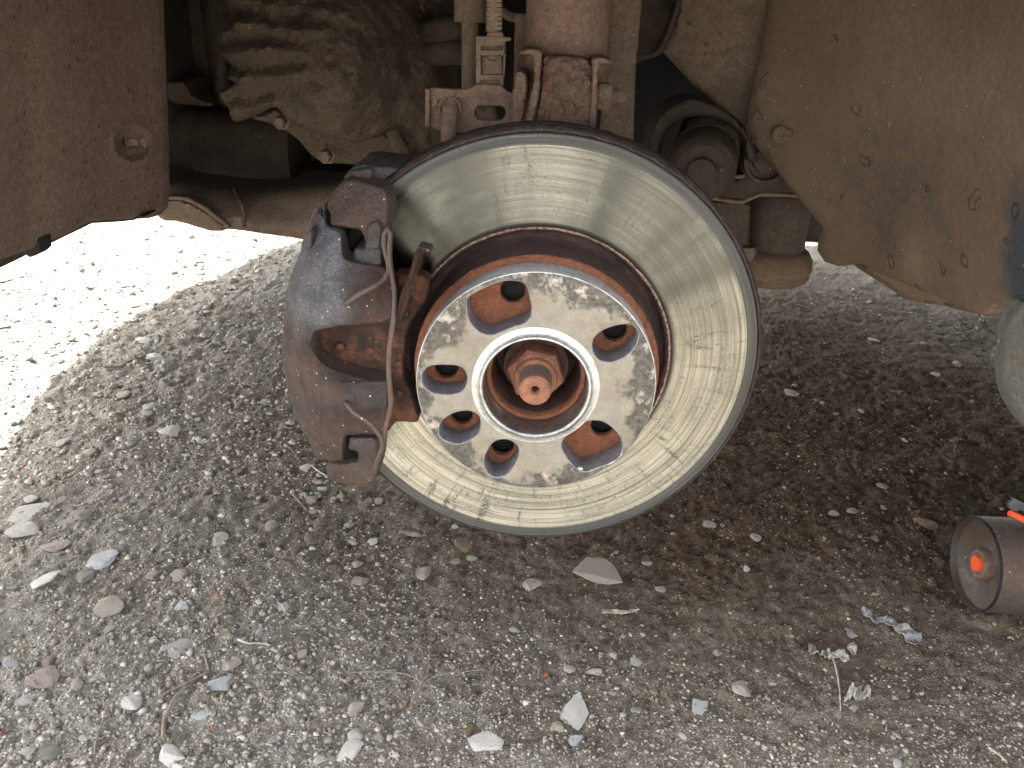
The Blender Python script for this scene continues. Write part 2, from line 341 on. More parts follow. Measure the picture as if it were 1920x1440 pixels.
def friction_mat(dark=False):
    t = NT('dark_edge_steel' if dark else 'worn_friction_steel')
    sx = t.n('ShaderNodeSeparateXYZ'); t.l(t.co, sx.inputs[0])
    rad = t.math('SQRT', t.math('ADD', t.math('MULTIPLY', sx.outputs[0], sx.outputs[0]), t.math('MULTIPLY', sx.outputs[2], sx.outputs[2])))
    ang = t.math('ARCTAN2', sx.outputs[2], sx.outputs[0])
    def pv(a, r_, o=0.):   # polar vector; cos/sin keeps it seamless
        c = t.n('ShaderNodeCombineXYZ'); t.l(t.math('MULTIPLY_ADD', t.math('COSINE', ang), a, o), c.inputs[0]); t.l(t.math('MULTIPLY', t.math('SINE', ang), a), c.inputs[1]); t.l(t.math('MULTIPLY', rad, r_), c.inputs[2]); return c.outputs[0]
    rings = t.noise(1, 5, .8, vec=pv(.35, 520)); rings2 = t.noise(1, 3, .6, vec=pv(1.2, 190, 4)); arcs = t.noise(1, 4, .75, vec=pv(1.6, 1300, 9))
    specks = t.noise(1, 3, .7, vec=pv(60, 700, 2)); cloud = t.noise(1, 5, .65, vec=pv(2.6, 60, 1)); spokes = t.noise(1, 4, .7, vec=pv(16, 22, 6))
    base = t.mix(t.ramp(rings2, .35, .65), (.33, .318, .27), (.45, .433, .372)) if not dark else t.mix(t.ramp(rings2, .3, .7), (.065, .068, .065), (.10, .102, .097))
    col = t.mix(1, base, t.grey(t.ramp(rings, .34, .66, .45, 1.35)), 'MULTIPLY'); col = t.mix(1, col, t.grey(t.ramp(arcs, .33, .65, .62, 1.15)), 'MULTIPLY')
    if not dark:
        upper = t.math('ADD', t.math('MULTIPLY', t.math('SINE', t.math('ADD', ang, .25)), .5), t.math('MULTIPLY', t.math('SUBTRACT', cloud, .5), .35))     # painted shade: upper half darkened for dim reflections, over some dust film
        fan_shade = t.noise(1, 2, .5, vec=pv(2.2, 1.2, 12)); col = t.mix(t.math('MULTIPLY', t.ramp(upper, -.25, .35), t.ramp(fan_shade, .36, .62, .5, 1.)), col, (.060, .060, .054))  # bright and dark reflection fans painted into the colour
        col = t.mix(t.math('MULTIPLY', t.ramp(rad, .0905, .0880), .8), col, (.09, .085, .08))
        col = t.mix(t.math('MULTIPLY', t.ramp(cloud, .5, .72), .5), col, (.17, .18, .155))
        film = t.math('MULTIPLY', t.ramp(specks, .50, .66), t.ramp(cloud, .40, .60)); col = t.mix(t.math('MULTIPLY', film, .75), col, (.075, .08, .07))
        st = t.math('MULTIPLY', t.ramp(spokes, .56, .66), t.ramp(specks, .40, .52)); col = t.mix(t.math('MULTIPLY', st, .85), col, (.07, .07, .062))
        d = t.vor(1, vec=pv(30, 260)); cc = t.vor(1, vec=pv(30, 260), out='Color'); sep = t.n('ShaderNodeSeparateColor'); t.l(cc, sep.inputs[0])
        col = t.mix(t.math('MULTIPLY', t.math('LESS_THAN', d, .14), t.math('LESS_THAN', sep.outputs[0], .06)), col, (.05, .05, .05))
    else:
        col = t.mix(t.math('MULTIPLY', t.ramp(specks, .5, .6), .8), col, (.06, .06, .055))
    h = t.math('ADD', rings, t.math('MULTIPLY', arcs, .5))
    t.b.inputs['Anisotropic'].default_value = .97; t.b.inputs['Anisotropic Rotation'].default_value = .25
    tg = t.n('ShaderNodeTangent', direction_type='RADIAL', axis='Y'); t.l(tg.outputs[0], t.b.inputs['Tangent'])
    rough = t.ramp(rings, .3, .7, .24, .36) if not dark else .5
    return t.out(col, rough, .97 if not dark else .6, t.bump(h, .00006 if not dark else .0003), .5)
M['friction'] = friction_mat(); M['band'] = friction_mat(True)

def spacer_mat():
    t = NT('dirty_spacer_alloy'); sx = t.n('ShaderNodeSeparateXYZ'); t.l(t.co, sx.inputs[0])
    rad = t.math('SQRT', t.math('ADD', t.math('MULTIPLY', sx.outputs[0], sx.outputs[0]), t.math('MULTIPLY', sx.outputs[2], sx.outputs[2])))
    ang = t.math('ARCTAN2', sx.outputs[2], sx.outputs[0])
    lobes = t.math('MULTIPLY', t.math('SINE', t.math('MULTIPLY_ADD', ang, 5., 1.2)), .006)
    e = t.math('ADD', t.math('ADD', rad, lobes), t.math('MULTIPLY', t.math('SUBTRACT', t.noise(70, 5, .65), .5), .042))
    m = t.ramp(e, .0590, .0635)
    pale = t.mix(t.ramp(t.noise(130, 6, .75), .35, .66), (.235, .218, .184), (.165, .15, .125)); pale = t.mix(t.math('MULTIPLY', t.ramp(t.noise(45, 6, .8, vec=t.mapv((2, 2, 2))), .52, .7), .75), pale, (.17, .145, .10))
    dark = t.mix(t.ramp(t.noise(300, 5, .8), .4, .62), (.052, .048, .044), (.12, .112, .10)); dark = t.mix(t.ramp(t.noise(90, 4, .7, vec=t.mapv((4, 0, 1))), .55, .7), dark, (.38, .35, .31))
    col = t.mix(m, pale, dark)
    ru = t.math('MULTIPLY', t.ramp(t.noise(50, 5, .7, vec=t.mapv((8, 3, 1))), .58, .72), .35); col = t.mix(ru, col, (.22, .105, .06))
    nf = t.noise(1300, 4, .8); col = t.mix(1, col, t.grey(t.ramp(nf, .25, .75, .75, 1.25)), 'MULTIPLY')
    return t.out(col, t.ramp(nf, .3, .7, .42, .62), t.ramp(m, 0, 1, .35, .5), t.bump(t.noise(700, 5, .8), .0003), .5)
M['spacer'] = spacer_mat()
M['alloy'] = coated('bare_alloy', (.50, .50, .50), (.38, .38, .38), (.24, .24, .235), sc=120, fine=900, bump=.0003, rough=.33, metal=.95, spec=.5)
M['slotwall'] = coated('dull_alloy', (.20, .20, .22), (.15, .15, .165), (.26, .25, .24), sc=90, fine=1000, bump=.0003, rough=.5, metal=.5)
def lip_mat():
    t = NT('copper_flecked_lip'); n = t.noise(500, 4, .8); col = t.mix(t.ramp(n, .44, .56), (.07, .05, .05), (.62, .42, .33))
    return t.out(col, .4, t.ramp(n, .44, .56, 0, .9), t.bump(n, .0008), .5)
M['lip'] = lip_mat()

# ---------------------------------------------------------------- ground
def vnoise(x, y, sc, seed):
    x = x*sc+seed*17.3; y = y*sc+seed*9.1; xi = np.floor(x).astype(int); yi = np.floor(y).astype(int); fx = x-xi; fy = y-yi
    def h(a, b):
        n = (a*374761393+b*668265263+seed*974711) & 0x7fffffff; n = ((n ^ (n >> 13))*1274126177) & 0x7fffffff; return ((n ^ (n >> 16)) & 0xffff)/65535.
    sx = fx*fx*(3-2*fx); sy = fy*fy*(3-2*fy)
    return (h(xi, yi)*(1-sx)+h(xi+1, yi)*sx)*(1-sy)+(h(xi, yi+1)*(1-sx)+h(xi+1, yi+1)*sx)*sy-.5
def GZ(x, y):
    x = np.asarray(x, float); y = np.asarray(y, float)
    near = np.clip(1.6-np.hypot(x, y-.6)*.25, 0, 1)
    z = .010*vnoise(x, y, 5, 1)+.006*vnoise(x, y, 14, 2)+.0045*vnoise(x, y, 45, 3)+.0040*vnoise(x, y, 110, 4)*near+.0036*vnoise(x, y, 230, 5)*near
    rough = np.clip(vnoise(x, y, 6, 8)*2+.6, .1, 1)
    z = z+(.008*np.clip(vnoise(x, y, 38, 31), -.2, .5)+.006*vnoise(x, y, 85, 32)+.004*np.clip(vnoise(x, y, 140, 33), 0, .5))*np.clip((-.42-x)/.2, 0, 1)*np.clip((y-.35)/.3, 0, 1)*np.clip((1.6-y)/.3, 0, 1)
    b = vnoise(x, y, 75, 9); z = z+.006*rough*np.clip(b-.15, 0, 1)*near
    return z
def ground():
    ys = [-.16]; d = .003
    while ys[-1] < 2.2: ys.append(ys[-1]+d); d = .0026+.0042*(ys[-1]+.16)
    while ys[-1] < 260: d *= 1.35; ys.append(ys[-1]+d)
    d = .02; y0 = [-.16]
    while y0[-1] > -120: y0.append(y0[-1]-d); d *= 1.35
    ys = np.array(sorted(y0[1:])+ys)
    xs = list(np.arange(-.62, .62, .0032)); d = .0045
    while xs[-1] < 200: xs.append(xs[-1]+d); d *= 1.012 if xs[-1] < 1.4 else 1.35
    d = .0045; x0 = [-.62]
    while x0[-1] > -200: x0.append(x0[-1]-d); d *= 1.008 if x0[-1] > -1.5 else 1.35
    xs = np.array(sorted(x0[1:])+xs)
    X, Y = np.meshgrid(xs, ys); Z = GZ(X, Y); nx, ny = len(xs), len(ys)
    V = np.stack([X, Y, Z], -1).reshape(-1, 3)
    i = np.arange(nx-1)[None]+nx*np.arange(ny-1)[:, None]; F = np.stack([i, i+1, i+nx+1, i+nx], -1).reshape(-1, 4)
    me = bpy.data.meshes.new('ground'); me.vertices.add(len(V)); me.vertices.foreach_set('co', V.ravel()); me.loops.add(F.size); me.loops.foreach_set('vertex_index', F.ravel())
    me.polygons.add(len(F)); me.polygons.foreach_set('loop_start', np.arange(0, F.size, 4)); me.polygons.foreach_set('loop_total', np.full(len(F), 4)); me.update(); me.validate()
    t = NT('gravelly_dirt'); sx = t.n('ShaderNodeSeparateXYZ'); t.l(t.co, sx.inputs[0])
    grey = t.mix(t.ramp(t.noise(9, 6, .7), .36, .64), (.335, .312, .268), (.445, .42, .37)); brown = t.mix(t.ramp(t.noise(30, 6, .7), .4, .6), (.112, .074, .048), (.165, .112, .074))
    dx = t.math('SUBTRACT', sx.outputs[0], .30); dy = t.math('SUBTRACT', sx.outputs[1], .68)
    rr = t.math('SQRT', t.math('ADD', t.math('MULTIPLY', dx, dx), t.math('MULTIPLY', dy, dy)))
    br = t.ramp(t.math('ADD', rr, t.math('MULTIPLY', t.math('SUBTRACT', t.noise(6, 6, .75), .5), .75)), .98, .36)  # brown soil patch, its colour darkened further to carry shade under the car
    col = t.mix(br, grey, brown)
    col = t.mix(t.math('MULTIPLY', t.ramp(t.noise(13, 6, .75, vec=t.mapv((3, 3, 3))), .56, .72), .5), col, (.17, .155, .08))
    def cell(sc):
        cc = t.vor(sc, out='Color'); sep = t.n('ShaderNodeSeparateColor'); t.l(cc, sep.inputs[0]); return sep
    c1, c2, c3 = cell(1000), cell(560), cell(300)
    g1 = t.noise(420, 5, .8)
    col = t.mix(1, col, t.grey(t.ramp(c1.outputs[0], 0, 1, .78, 1.22)), 'MULTIPLY'); col = t.mix(1, col, t.grey(t.ramp(c2.outputs[0], 0, 1, .76, 1.24)), 'MULTIPLY')
    col = t.mix(1, col, t.grey(t.ramp(g1, .3, .7, .70, 1.28)), 'MULTIPLY')
    for c_, pr in ((c1, .03), (c2, .02), (c3, .010)):
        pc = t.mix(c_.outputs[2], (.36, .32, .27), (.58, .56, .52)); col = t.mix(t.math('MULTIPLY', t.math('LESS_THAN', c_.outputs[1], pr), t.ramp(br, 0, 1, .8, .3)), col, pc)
    col = t.mix(t.math('MULTIPLY', t.math('GREATER_THAN', c2.outputs[1], .985), .8), col, (.09, .07, .06))
    nr = t.bump(g1, .0028); nr = t.bump(t.vor(560), .0014, .8, nr); nr = t.bump(t.noise(150, 6, .75), .005, 1, nr)
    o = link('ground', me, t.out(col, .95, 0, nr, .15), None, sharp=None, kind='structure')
    return o
GR = ground()

def stone_mat(name, var=True, cols=None):
    t = NT(name); oi = t.n('ShaderNodeObjectInfo'); cr = t.n('ShaderNodeValToRGB'); t.l(oi.outputs['Random'], cr.inputs[0]); e = cr.color_ramp; e.interpolation = 'CONSTANT'
    pal = cols or [(.56, .53, .48), (.44, .41, .37), (.66, .64, .60), (.40, .32, .27), (.52, .51, .50), (.36, .34, .31), (.56, .51, .43), (.50, .42, .38), (.74, .72, .69), (.66, .65, .63)]
    while len(e.elements) < len(pal): e.elements.new(.5)
    for i, c in enumerate(pal): e.elements[i].position = i/len(pal); e.elements[i].color = (*c, 1)
    col = cr.outputs[0]; col = t.mix(1, col, t.grey(t.ramp(t.noise(160, 5, .7), .3, .7, .68, 1.22)), 'MULTIPLY')
    nf = t.noise(900, 4, .8); col = t.mix(1, col, t.grey(t.ramp(nf, .25, .75, .8, 1.2)), 'MULTIPLY')
    # clinging soil
    col = t.mix(t.math('MULTIPLY', t.ramp(t.noise(90, 5, .8, vec=t.mapv((5, 1, 2))), .5, .68), .6), col, (.25, .22, .18))
    return t.out(col, .88, 0, t.bump(nf, .0007, prev=t.bump(t.noise(200, 5, .7), .002)), .3)
M['stone'] = stone_mat('stone')
def ico(sub):
    bm = bmesh.new(); bmesh.ops.create_icosphere(bm, subdivisions=sub, radius=1); V = np.array([v.co[:] for v in bm.verts]); F = [[v.index for v in f.verts] for f in bm.faces]; bm.free(); return V, F
def stone_shape(sub, seed, flat=.5, elong=1.35, cuts=9):
    r = np.random.default_rng(seed); V, F = ico(sub); V = V.copy()
    for _ in range(cuts):
        n = r.normal(size=3); n /= np.linalg.norm(n); d = r.uniform(.42, .82); s = V@n-d; m = s > 0; V[m] -= np.outer(s[m], n)*.96
    for i, v in enumerate(V): V[i] = v*(1+.07*noise.fractal(Vector(v*1.6)+Vector((seed*3.3, 0, 0)), 1, 2, 4))
    V /= np.abs(V).max(0); V *= np.array([1, 1/elong, flat]); return V, F
STM = []
for k in range(16):
    V, F = stone_shape(2 if k < 16 else 1, 100+k, flat=random.uniform(.35, .7), elong=random.uniform(1., 1.7), cuts=random.randint(7, 13)); STM.append(mesh('stone', V, F))
    for p in STM[-1].polygons: p.use_smooth = True
    STM[-1].set_sharp_from_angle(angle=R(28)); STM[-1].materials.append(M['stone'])
placed = []
def on_dirt(px, py):
    z = 0.
    for _ in range(4): g = on_ground(px, py, z); z = float(GZ(g[0], g[1]))
    return g
def px_size(px, py): g = on_ground(px, py); return float((g-CAM)@_f)/FPX
def put_stone(px, py, w, h, ang=0, mi=None, sink=.25, name='stone', parent=GR, mat=None, flat=None, mesh_=None):
    g = on_dirt(px, py); k = px_size(px, py); vs = abs(_f[2])/1.0
    sl = CAM[2]/np.linalg.norm(g-CAM)               # foreshortening of the ground there
    me = mesh_ or STM[mi if mi is not None else random.randrange(16)]
    if mat is not None: me = me.copy(); me.materials.clear(); me.materials.append(mat)
    o = bpy.data.objects.new(name, me); COL.objects.link(o)
    a = w*k/2; b = min(h*k/sl/2, a*1.6); c = (flat if flat else .9)*min(a, b)
    zmax = max(abs(v.co.z) for v in me.vertices); ymax = max(abs(v.co.y) for v in me.vertices)
    o.scale = (a, b/ymax, c)
    o.rotation_euler = (random.uniform(-.12, .12), random.uniform(-.12, .12), R(ang))
    o.location = (g[0], g[1], float(GZ(g[0], g[1]))+c*zmax*(1-2*sink)*.8)
    if parent is not None: o.parent = parent
    placed.append((g[0], g[1], max(a, b))); return o

# ---------------------------------------------------------------- the car
CAR = thing('car', 'jacked-up car with one front wheel off, its bare brake disc and muddy wheel arch showing', 'car')
def P(*a, **k): return relief(*a, parent=CAR, **k) if 'parent' not in k else relief(*a, **k)

# body shell: closed hull over the wheel arch, engine bay and cabin
def body():
    t = SUN_EL; ax = math.cos(SUN_EL)*math.cos(SUN_AZ)/math.sin(SUN_EL); ay = math.cos(SUN_EL)*math.sin(SUN_AZ)/math.sin(SUN_EL); h = .33
    by = np.array([-.3, -.16, .05, .38, .507, .59, .80, .907, 1.172, 1.466, 1.63, 2.0]); bx = np.array([-.50, -.56, -.62, -.689, -.723, -.742, -.782, -.768, -.715, -.611, -.50, -.35])
    ys = np.concatenate([[-.165], np.linspace(-.15, 1.76, 42), [1.775]])
    V = []; n = None
    for i, y in enumerate(ys):
        lx = np.interp(y+ay*h, by, bx)-ax*h; ins = .02 if i in (0, len(ys)-1) else 0
        prof = [(lx, h), (lx-.05, .40), (lx-.055, .55), (lx+.02, .70), (lx+.10, .78), (-.1, .98-ins), (.45, 1.05-ins), (1.0, 1.42-2*ins), (2.3, 1.40-2*ins), (3.0, .98), (3.15, .6), (3.1, .36), (1.9, .34), (.50, .40), (.47, .655), (.3, .70), (-.3, .70), (-.42, .655), (-.44, h+.03)]
        n = len(prof); V += [(a, y, b) for a, b in prof]
    F = []
    for i in range(len(ys)-1):
        for k in range(n): F.append((i*n+k, i*n+(k+1) % n, (i+1)*n+(k+1) % n, (i+1)*n+k))
    F += [tuple(range(n)), tuple(range((len(ys)-1)*n, len(ys)*n))]
    me = mesh('body', V, F); bm = bmesh.new(); bm.from_mesh(me); bmesh.ops.triangulate(bm, faces=[f for f in bm.faces if len(f.verts) > 4]); bmesh.ops.recalc_face_normals(bm, faces=bm.faces); bm.to_mesh(me); bm.free()
    link('body', me, [M['paint'], M['mud_dark']], CAR, sharp=25)
    for p in me.polygons:
        c = p.center
        if p.normal.z < -.3 or (c.z < .705 and -.46 < c.x < .52): p.material_index = 1
body()
# fender panel with its arch opening
th = np.linspace(0, math.pi, 40)
arch = [(.41*math.cos(a), .36+.238*(1-abs(math.cos(a))**5)) for a in th]
slab('fender', [[(.41, .30)]+arch+[(-.41, .30), (-.62, .33), (-.66, .75), (-.1, .955), (.42, .985), (.60, .985), (.60, .30)]], -.170, .006, M['paint'], CAR, px=False, bevel=.002)

# engine block, gearbox and the rest of the bay
def box_relief(name, pts, Y, back, mat, **k): return P(name, pts, Y, mat, back=back, **k)
box_relief('engine_block', [(230, -120), (1640, -120), (1640, 300), (1560, 395), (1400, 410), (1200, 400), (700, 400), (520, 395), (330, 385), (230, 300)], .72, 1.25, M['black'], step=22, rnd=(60, .06), corner=20)
P('engine_panel', [(290, -60), (372, -60), (392, 60), (398, 150), (418, 196), (300, 190)], [(300, 0, .56), (390, 0, .53), (410, 190, .55), (300, 180, .58)], M['mud_dark'], back=.7, rnd=(14, .02), corner=10, amp=.003)
P('engine_panel', [(372, -60), (470, -60), (455, 70), (430, 120), (432, 205), (405, 200), (392, 120), (380, 40)], .50, M['mud_dark'], back=.6, rnd=(20, .02), corner=10, amp=.003)
P('side_rail', [(300, 150), (350, 150), (362, 175), (380, 182), (400, 200), (300, 192)], .47, M['engine'], back=.56, rnd=(9, .012), corner=8, amp=.002)
P('engine_panel', [(338, 198), (450, 210), (520, 232), (560, 262), (615, 306), (640, 350), (470, 330), (395, 262), (345, 235)], .545, M['mud_dark'], back=.68, rnd=(16, .02), corner=14, amp=.003)
lathe('oil_filter', [(0, -.11), (.038, -.11), (.046, -.10), (.047, -.06), (.044, -.055), (.047, -.05), (.047, .06), (0, .06)], M['mud_dark'], CAR, seg=40, axis='X', loc=tuple(at(470, 285, .50)))
P('engine_panel', [(560, 315), (760, 318), (760, 400), (560, 380)], .47, M['mud_dark'], back=.6, rnd=(14, .015), corner=12, amp=.002)

def fins(Q):
    x, y = Q[:, 0], Q[:, 1]; a = np.arctan2(y-56, 1000-x); w = np.clip(1-(x-410)/260, 0, 1)
    return -.0075*w*np.cos(a*2*np.pi/.095+.6+.7*np.sin(x/55))*np.clip((x-398)/20, 0, 1)
P('gearbox', [(440, -70), (436, 40), (412, 57), (410, 73), (421, 86), (418, 105), (431, 123), (428, 147), (440, 155), (414, 171), (411, 183), (426, 196), (431, 217), (444, 228), (472, 220), (517, 200), (540, 224), (581, 246), (619, 259), (667, 264), (712, 256), (731, 249), (747, 278), (768, 304), (800, 292), (835, 262), (840, 200), (815, 120), (800, 40), (850, -20), (860, -70)],
  [(415, 65, .325), (425, 210, .33), (420, 140, .33), (520, 60, .30), (540, 190, .30), (650, 30, .285), (650, 130, .255), (640, 215, .268), (560, 235, .32), (667, 262, .315), (740, 240, .33), (760, 150, .315), (790, 20, .36), (840, 200, .36), (770, 300, .345), (700, -60, .33), (440, -60, .37)],
  M['engine'], back=.5, rnd=(16, .016), step=5.5, amp=.0075, nsc=55, fn=fins)
P('gearbox_flange', [(470, 222), (517, 202), (545, 215), (600, 235), (700, 240), (745, 262), (775, 300), (772, 316), (735, 313), (660, 308), (603, 304), (583, 290), (560, 262), (530, 240), (497, 228)], .352, M['engine'], back=.40, rnd=(5, .004), corner=6, amp=.001)
for px, py, r_ in ((528, 228, .0062), (612, 291, .0068), (762, 303, .0055)):
    lathe('flange_bolt', [(0, -.010), (r_*.8, -.010), (r_, -.008), (r_, 0), (r_*1.45, .0005), (r_*1.45, .003), (0, .003)], M['mud'], CAR, seg=6 if r_ > .006 else 12, loc=tuple(at(px, py, .350)), sharp=25)
tube('drain_rib', [at(735, 245, .325), at(755, 285, .325), at(790, 330, .325)], .007, M['engine'], CAR, amp=.002)
for (a, b) in (((795, 60), (860, 52)), ((800, 100), (866, 98))):
    tube('coolant_hose', [at(a[0], a[1], .36), at((a[0]+b[0])/2, a[1]-3, .33), at(b[0]+10, b[1], .34)], .012, M['mud_dark'], CAR, amp=.002)

# subframe beam crossing behind the caliper
P('subframe', [(296, 322), (330, 330), (400, 345), (470, 352), (560, 346), (640, 338), (800, 330), (800, 500), (640, 462), (565, 448), (480, 436), (430, 430), (395, 432), (345, 416), (296, 404)],
  [(300, 330, .375), (300, 400, .345), (450, 395, .325), (450, 355, .36), (640, 345, .35), (640, 420, .318), (560, 447, .33), (790, 420, .32)], M['mud'], back=.44, rnd=(26, .03), step=7, amp=.0015)
P('subframe_lug', [(296, 374), (335, 372), (372, 385), (400, 404), (432, 426), (418, 433), (395, 433), (345, 418), (296, 405)], .315, M['mud'], back=.34, rnd=(7, .004), corner=5, amp=.0008)
tube('weld_seam', [at(300, 372, .314), at(340, 371, .314), at(374, 384, .314), at(402, 404, .314), at(430, 425, .314)], .0022, M['mud'], CAR, amp=.0005)
tube('weld_seam', [at(440, 356, .338), at(452, 380, .318), at(458, 400, .316), at(457, 424, .322)], .0022, M['mud_dark'], CAR, amp=.0005)

# strut, clamp, brackets above the disc
tube('strut_tube', [at(1070, -260, .135), at(1066, 0, .13), at(1061, 125, .123), at(1060, 150, .123)], .0285, M['mud_rust'], CAR, seg=48, smooth=False, amp=.0005)
P('strut_backplate', [(966, 26), (1010, 26), (1010, 245), (960, 245)], .158, M['mud_rust'], back=.165, rnd=(3, .001), corner=3, amp=.0006)
P('guide_rail', [(1141, -120), (1203, -120), (1203, 0), (1192, 130), (1186, 290), (1124, 250), (1136, 130), (1141, 0)], .175, M['mud'], thick=.006, rnd=(5, .002), corner=4, amp=.0008)
P('knuckle', [(1016, 112), (1040, 104), (1095, 108), (1110, 125), (1112, 200), (1108, 250), (1090, 262), (1012, 250), (1006, 215), (1012, 180)], [(1015, 140, .078), (1060, 130, .072), (1105, 140, .078), (1060, 190, .064), (1010, 240, .074), (1105, 240, .074)], M['crust'], back=.12, rnd=(8, .005), step=3.5, amp=.004, nsc=170)
P('pinch_clamp', [(975, 96), (990, 92), (1008, 93), (1016, 102), (1013, 150), (1009, 190), (1000, 225), (996, 262), (984, 262), (990, 205), (1001, 150), (1001, 108), (992, 102), (975, 102)], .070, M['mud_rust'], back=.125, rnd=(3, .002), step=3, amp=.002, nsc=200)
P('pinch_clamp', [(1112, 112), (1128, 108), (1144, 112), (1146, 121), (1130, 120), (1121, 135), (1120, 180), (1116, 248), (1102, 262), (1106, 200), (1110, 150)], .070, M['mud_rust'], back=.125, rnd=(3, .002), step=3, amp=.002, nsc=200)
P('pinch_ear', [(968, 135), (985, 137), (990, 165), (986, 200), (976, 240), (964, 250), (958, 190), (964, 160)], .080, M['mud_rust'], back=.12, rnd=(5, .004), step=3, amp=.002, nsc=200)
bo = at(1118, 180, .09)
nut = lathe('pinch_nut', [(0, 0), (.0078, 0), (.0092, .0015), (.0092, .0085), (.0078, .010), (0, .010)], M['mud_rust'], CAR, seg=6, axis='X', loc=tuple(bo), sharp=20)
lathe('pinch_bolt', [(0, .009)]+[(.0062-(.0006 if i % 2 else 0), .009+.0007*i) for i in range(10)]+[(.0052, .0165), (.0035, .0195), (0, .021)], M['crust'], CAR, seg=24, axis='X', loc=tuple(bo))
# sensor cable, its connector and the bracket that holds it
cb = [at(930, -80, .105), at(927, 0, .105), at(924, 60, .105)]
tube('sensor_cable', cb, .0048, M['mud'], CAR, seg=16, smooth=False)
for k in range(11):
    p = at(928-.05*k, -34+8.6*k, .105)
    for s_ in (-1, 1):
        q = p+np.array([s_*.0028, -.0035, 0])
        me = slab('cable_rib', [[(q[0]-.0022, q[2]-.0011), (q[0]+.0022, q[2]-.0011), (q[0]+.0022, q[2]+.0011), (q[0]-.0022, q[2]+.0011)]], q[1]-.0012, .004, M['mud'], CAR, px=False, bevel=.0003, res=1)
Yc = .098
win1 = [(902, 86), (944, 86), (943, 94), (903, 94)]; win2 = [(901, 104), (946, 104), (943, 152), (903, 152)]
slab('connector_housing', [rounded([(892, 68), (958, 70), (958, 76), (947, 78), (944, 160), (938, 160), (938, 150), (901, 150), (898, 158), (892, 156)], 2, 3)]+[linear(win1, 3), linear(win2[:2]+[(944, 140), (902, 140)], 3)], Yc, .006, M['mud'], CAR, bevel=.0006)
slab('connector_block', [rounded([(898, 76), (948, 76), (945, 165), (897, 165)], 4, 3)], Yc+.007, .012, M['mud_rust'], CAR, bevel=.001)
slab('connector_collar', [rounded([(914, 60), (942, 60), (944, 70), (912, 70)], 2, 3)], Yc+.001, .008, M['mud'], CAR, bevel=.0008)
P('connector_latch', [(902, 106), (912, 104), (914, 112), (930, 112), (932, 104), (943, 106), (942, 138), (925, 146), (903, 142)], Yc+.004, M['mud_rust'], back=Yc+.01, rnd=(4, .001), step=3, amp=.0016, nsc=240, corner=2)
slot = rounded([(888, 212), (894, 198), (943, 199), (950, 212), (942, 226), (895, 225)], 10, 2)
slab('sensor_bracket', [rounded([(806, 164), (880, 168), (893, 158), (942, 160), (950, 172), (975, 176), (976, 236), (962, 250), (890, 246), (866, 250), (812, 242), (802, 226), (805, 188)], 7, 3), slot], .094, .0045, M['mud_rust'], CAR, bevel=.001)
slab('bracket_flange', [rounded([(797, 166), (806, 167), (805, 238), (797, 236)], 2, 3)], .088, .010, M['mud_rust'], CAR, bevel=.0008)
slab('bracket_lip', [rounded([(806, 165), (858, 168), (850, 184), (822, 186), (820, 202), (808, 202)], 4, 3)], .0915, .003, M['mud_rust'], CAR, bevel=.0008)
lathe('pin_collar', [(.0062, .002), (.0078, 0), (.0078, -.004), (.0066, -.004)], M['mud_rust'], CAR, seg=28, loc=tuple(at(844, 202, .093)))
tube('brake_pin', [at(845, 203, .088), at(842, 240, .084), at(838, 320, .080)], [.0054, .0054, .0050], M['mud_rust'], CAR, seg=24, smooth=False, amp=.0004)
tube('pin_shank', [at(910, 196, .12), at(918, 240, .12)], .0075, M['mud'], CAR, smooth=False)
tube('link_rod', [at(883, -60, .19), at(882, 28, .187), at(881, 200, .185)], .0066, M['mud'], CAR, seg=24, smooth=False)
lathe('link_boot', [(0, -.03), (.0128, -.03), (.0122, .03), (.0105, .034), (0, .034)], M['mud'], CAR, seg=30, axis='Z', loc=tuple(at(883, -8, .19)+np.array([0, 0, .012])))
P('tower_panel', [(775, -80), (860, -80), (862, 190), (800, 190), (810, 60)], .42, M['mud_dark'], back=.5, rnd=(12, .01), corner=6, amp=.002)
tube('fuel_pipe', [at(940, 20, .20), at(955, 30, .20), at(975, 34, .20)], .0035, M['mud'], CAR)
# right inner side: folded panel, control arm, bushes
P('inner_arch_panel', [(1286, -120), (1480, -120), (1460, 60), (1420, 250), (1403, 262), (1330, 190), (1245, 100), (1236, 96), (1252, 70), (1268, 20)], [(1250, 90, .30), (1290, 0, .29), (1450, 0, .24), (1405, 250, .25)], M['mud'], thick=.004, rnd=(10, .008), step=8, amp=.002)
tube('panel_flange', [at(1290, -50, .295), at(1268, 22, .295), at(1250, 72, .295), at(1232, 100, .295), at(1200, 108, .297)], .0024, M['mud_dark'], CAR, amp=.0004)
P('inner_arch_panel', [(1190, -120), (1290, -120), (1268, 20), (1248, 72), (1228, 98), (1190, 104)], .33, M['mud_dark'], thick=.005, rnd=(12, .01), step=8, amp=.006, nsc=40)
P('wheel_carrier', [(1200, 420), (1212, 290), (1230, 225), (1262, 196), (1301, 184), (1353, 202), (1400, 244), (1420, 300), (1400, 300), (1392, 257), (1365, 232), (1328, 219), (1292, 221), (1261, 237), (1243, 270), (1236, 330), (1236, 420)], .24, M['mud_dark'], back=.29, rnd=(9, .008), step=5, amp=.002)
bd = at(1312, 318, .20)-at(1330, 235, .33); bl_ = float(np.linalg.norm(bd))
lathe('rubber_bush', [(0, -.005), (.012, -.006), (.0125, -.001), (.0215, -.001), (.026, .003), (.028, .010), (.028, .035), (.0265, .038), (.0285, .041), (.0285, .10), (0, .10)], M['mud_dark'], CAR, seg=48, loc=tuple(at(1316, 322, .20)), direction=tuple(-bd/bl_), amp=.0006)
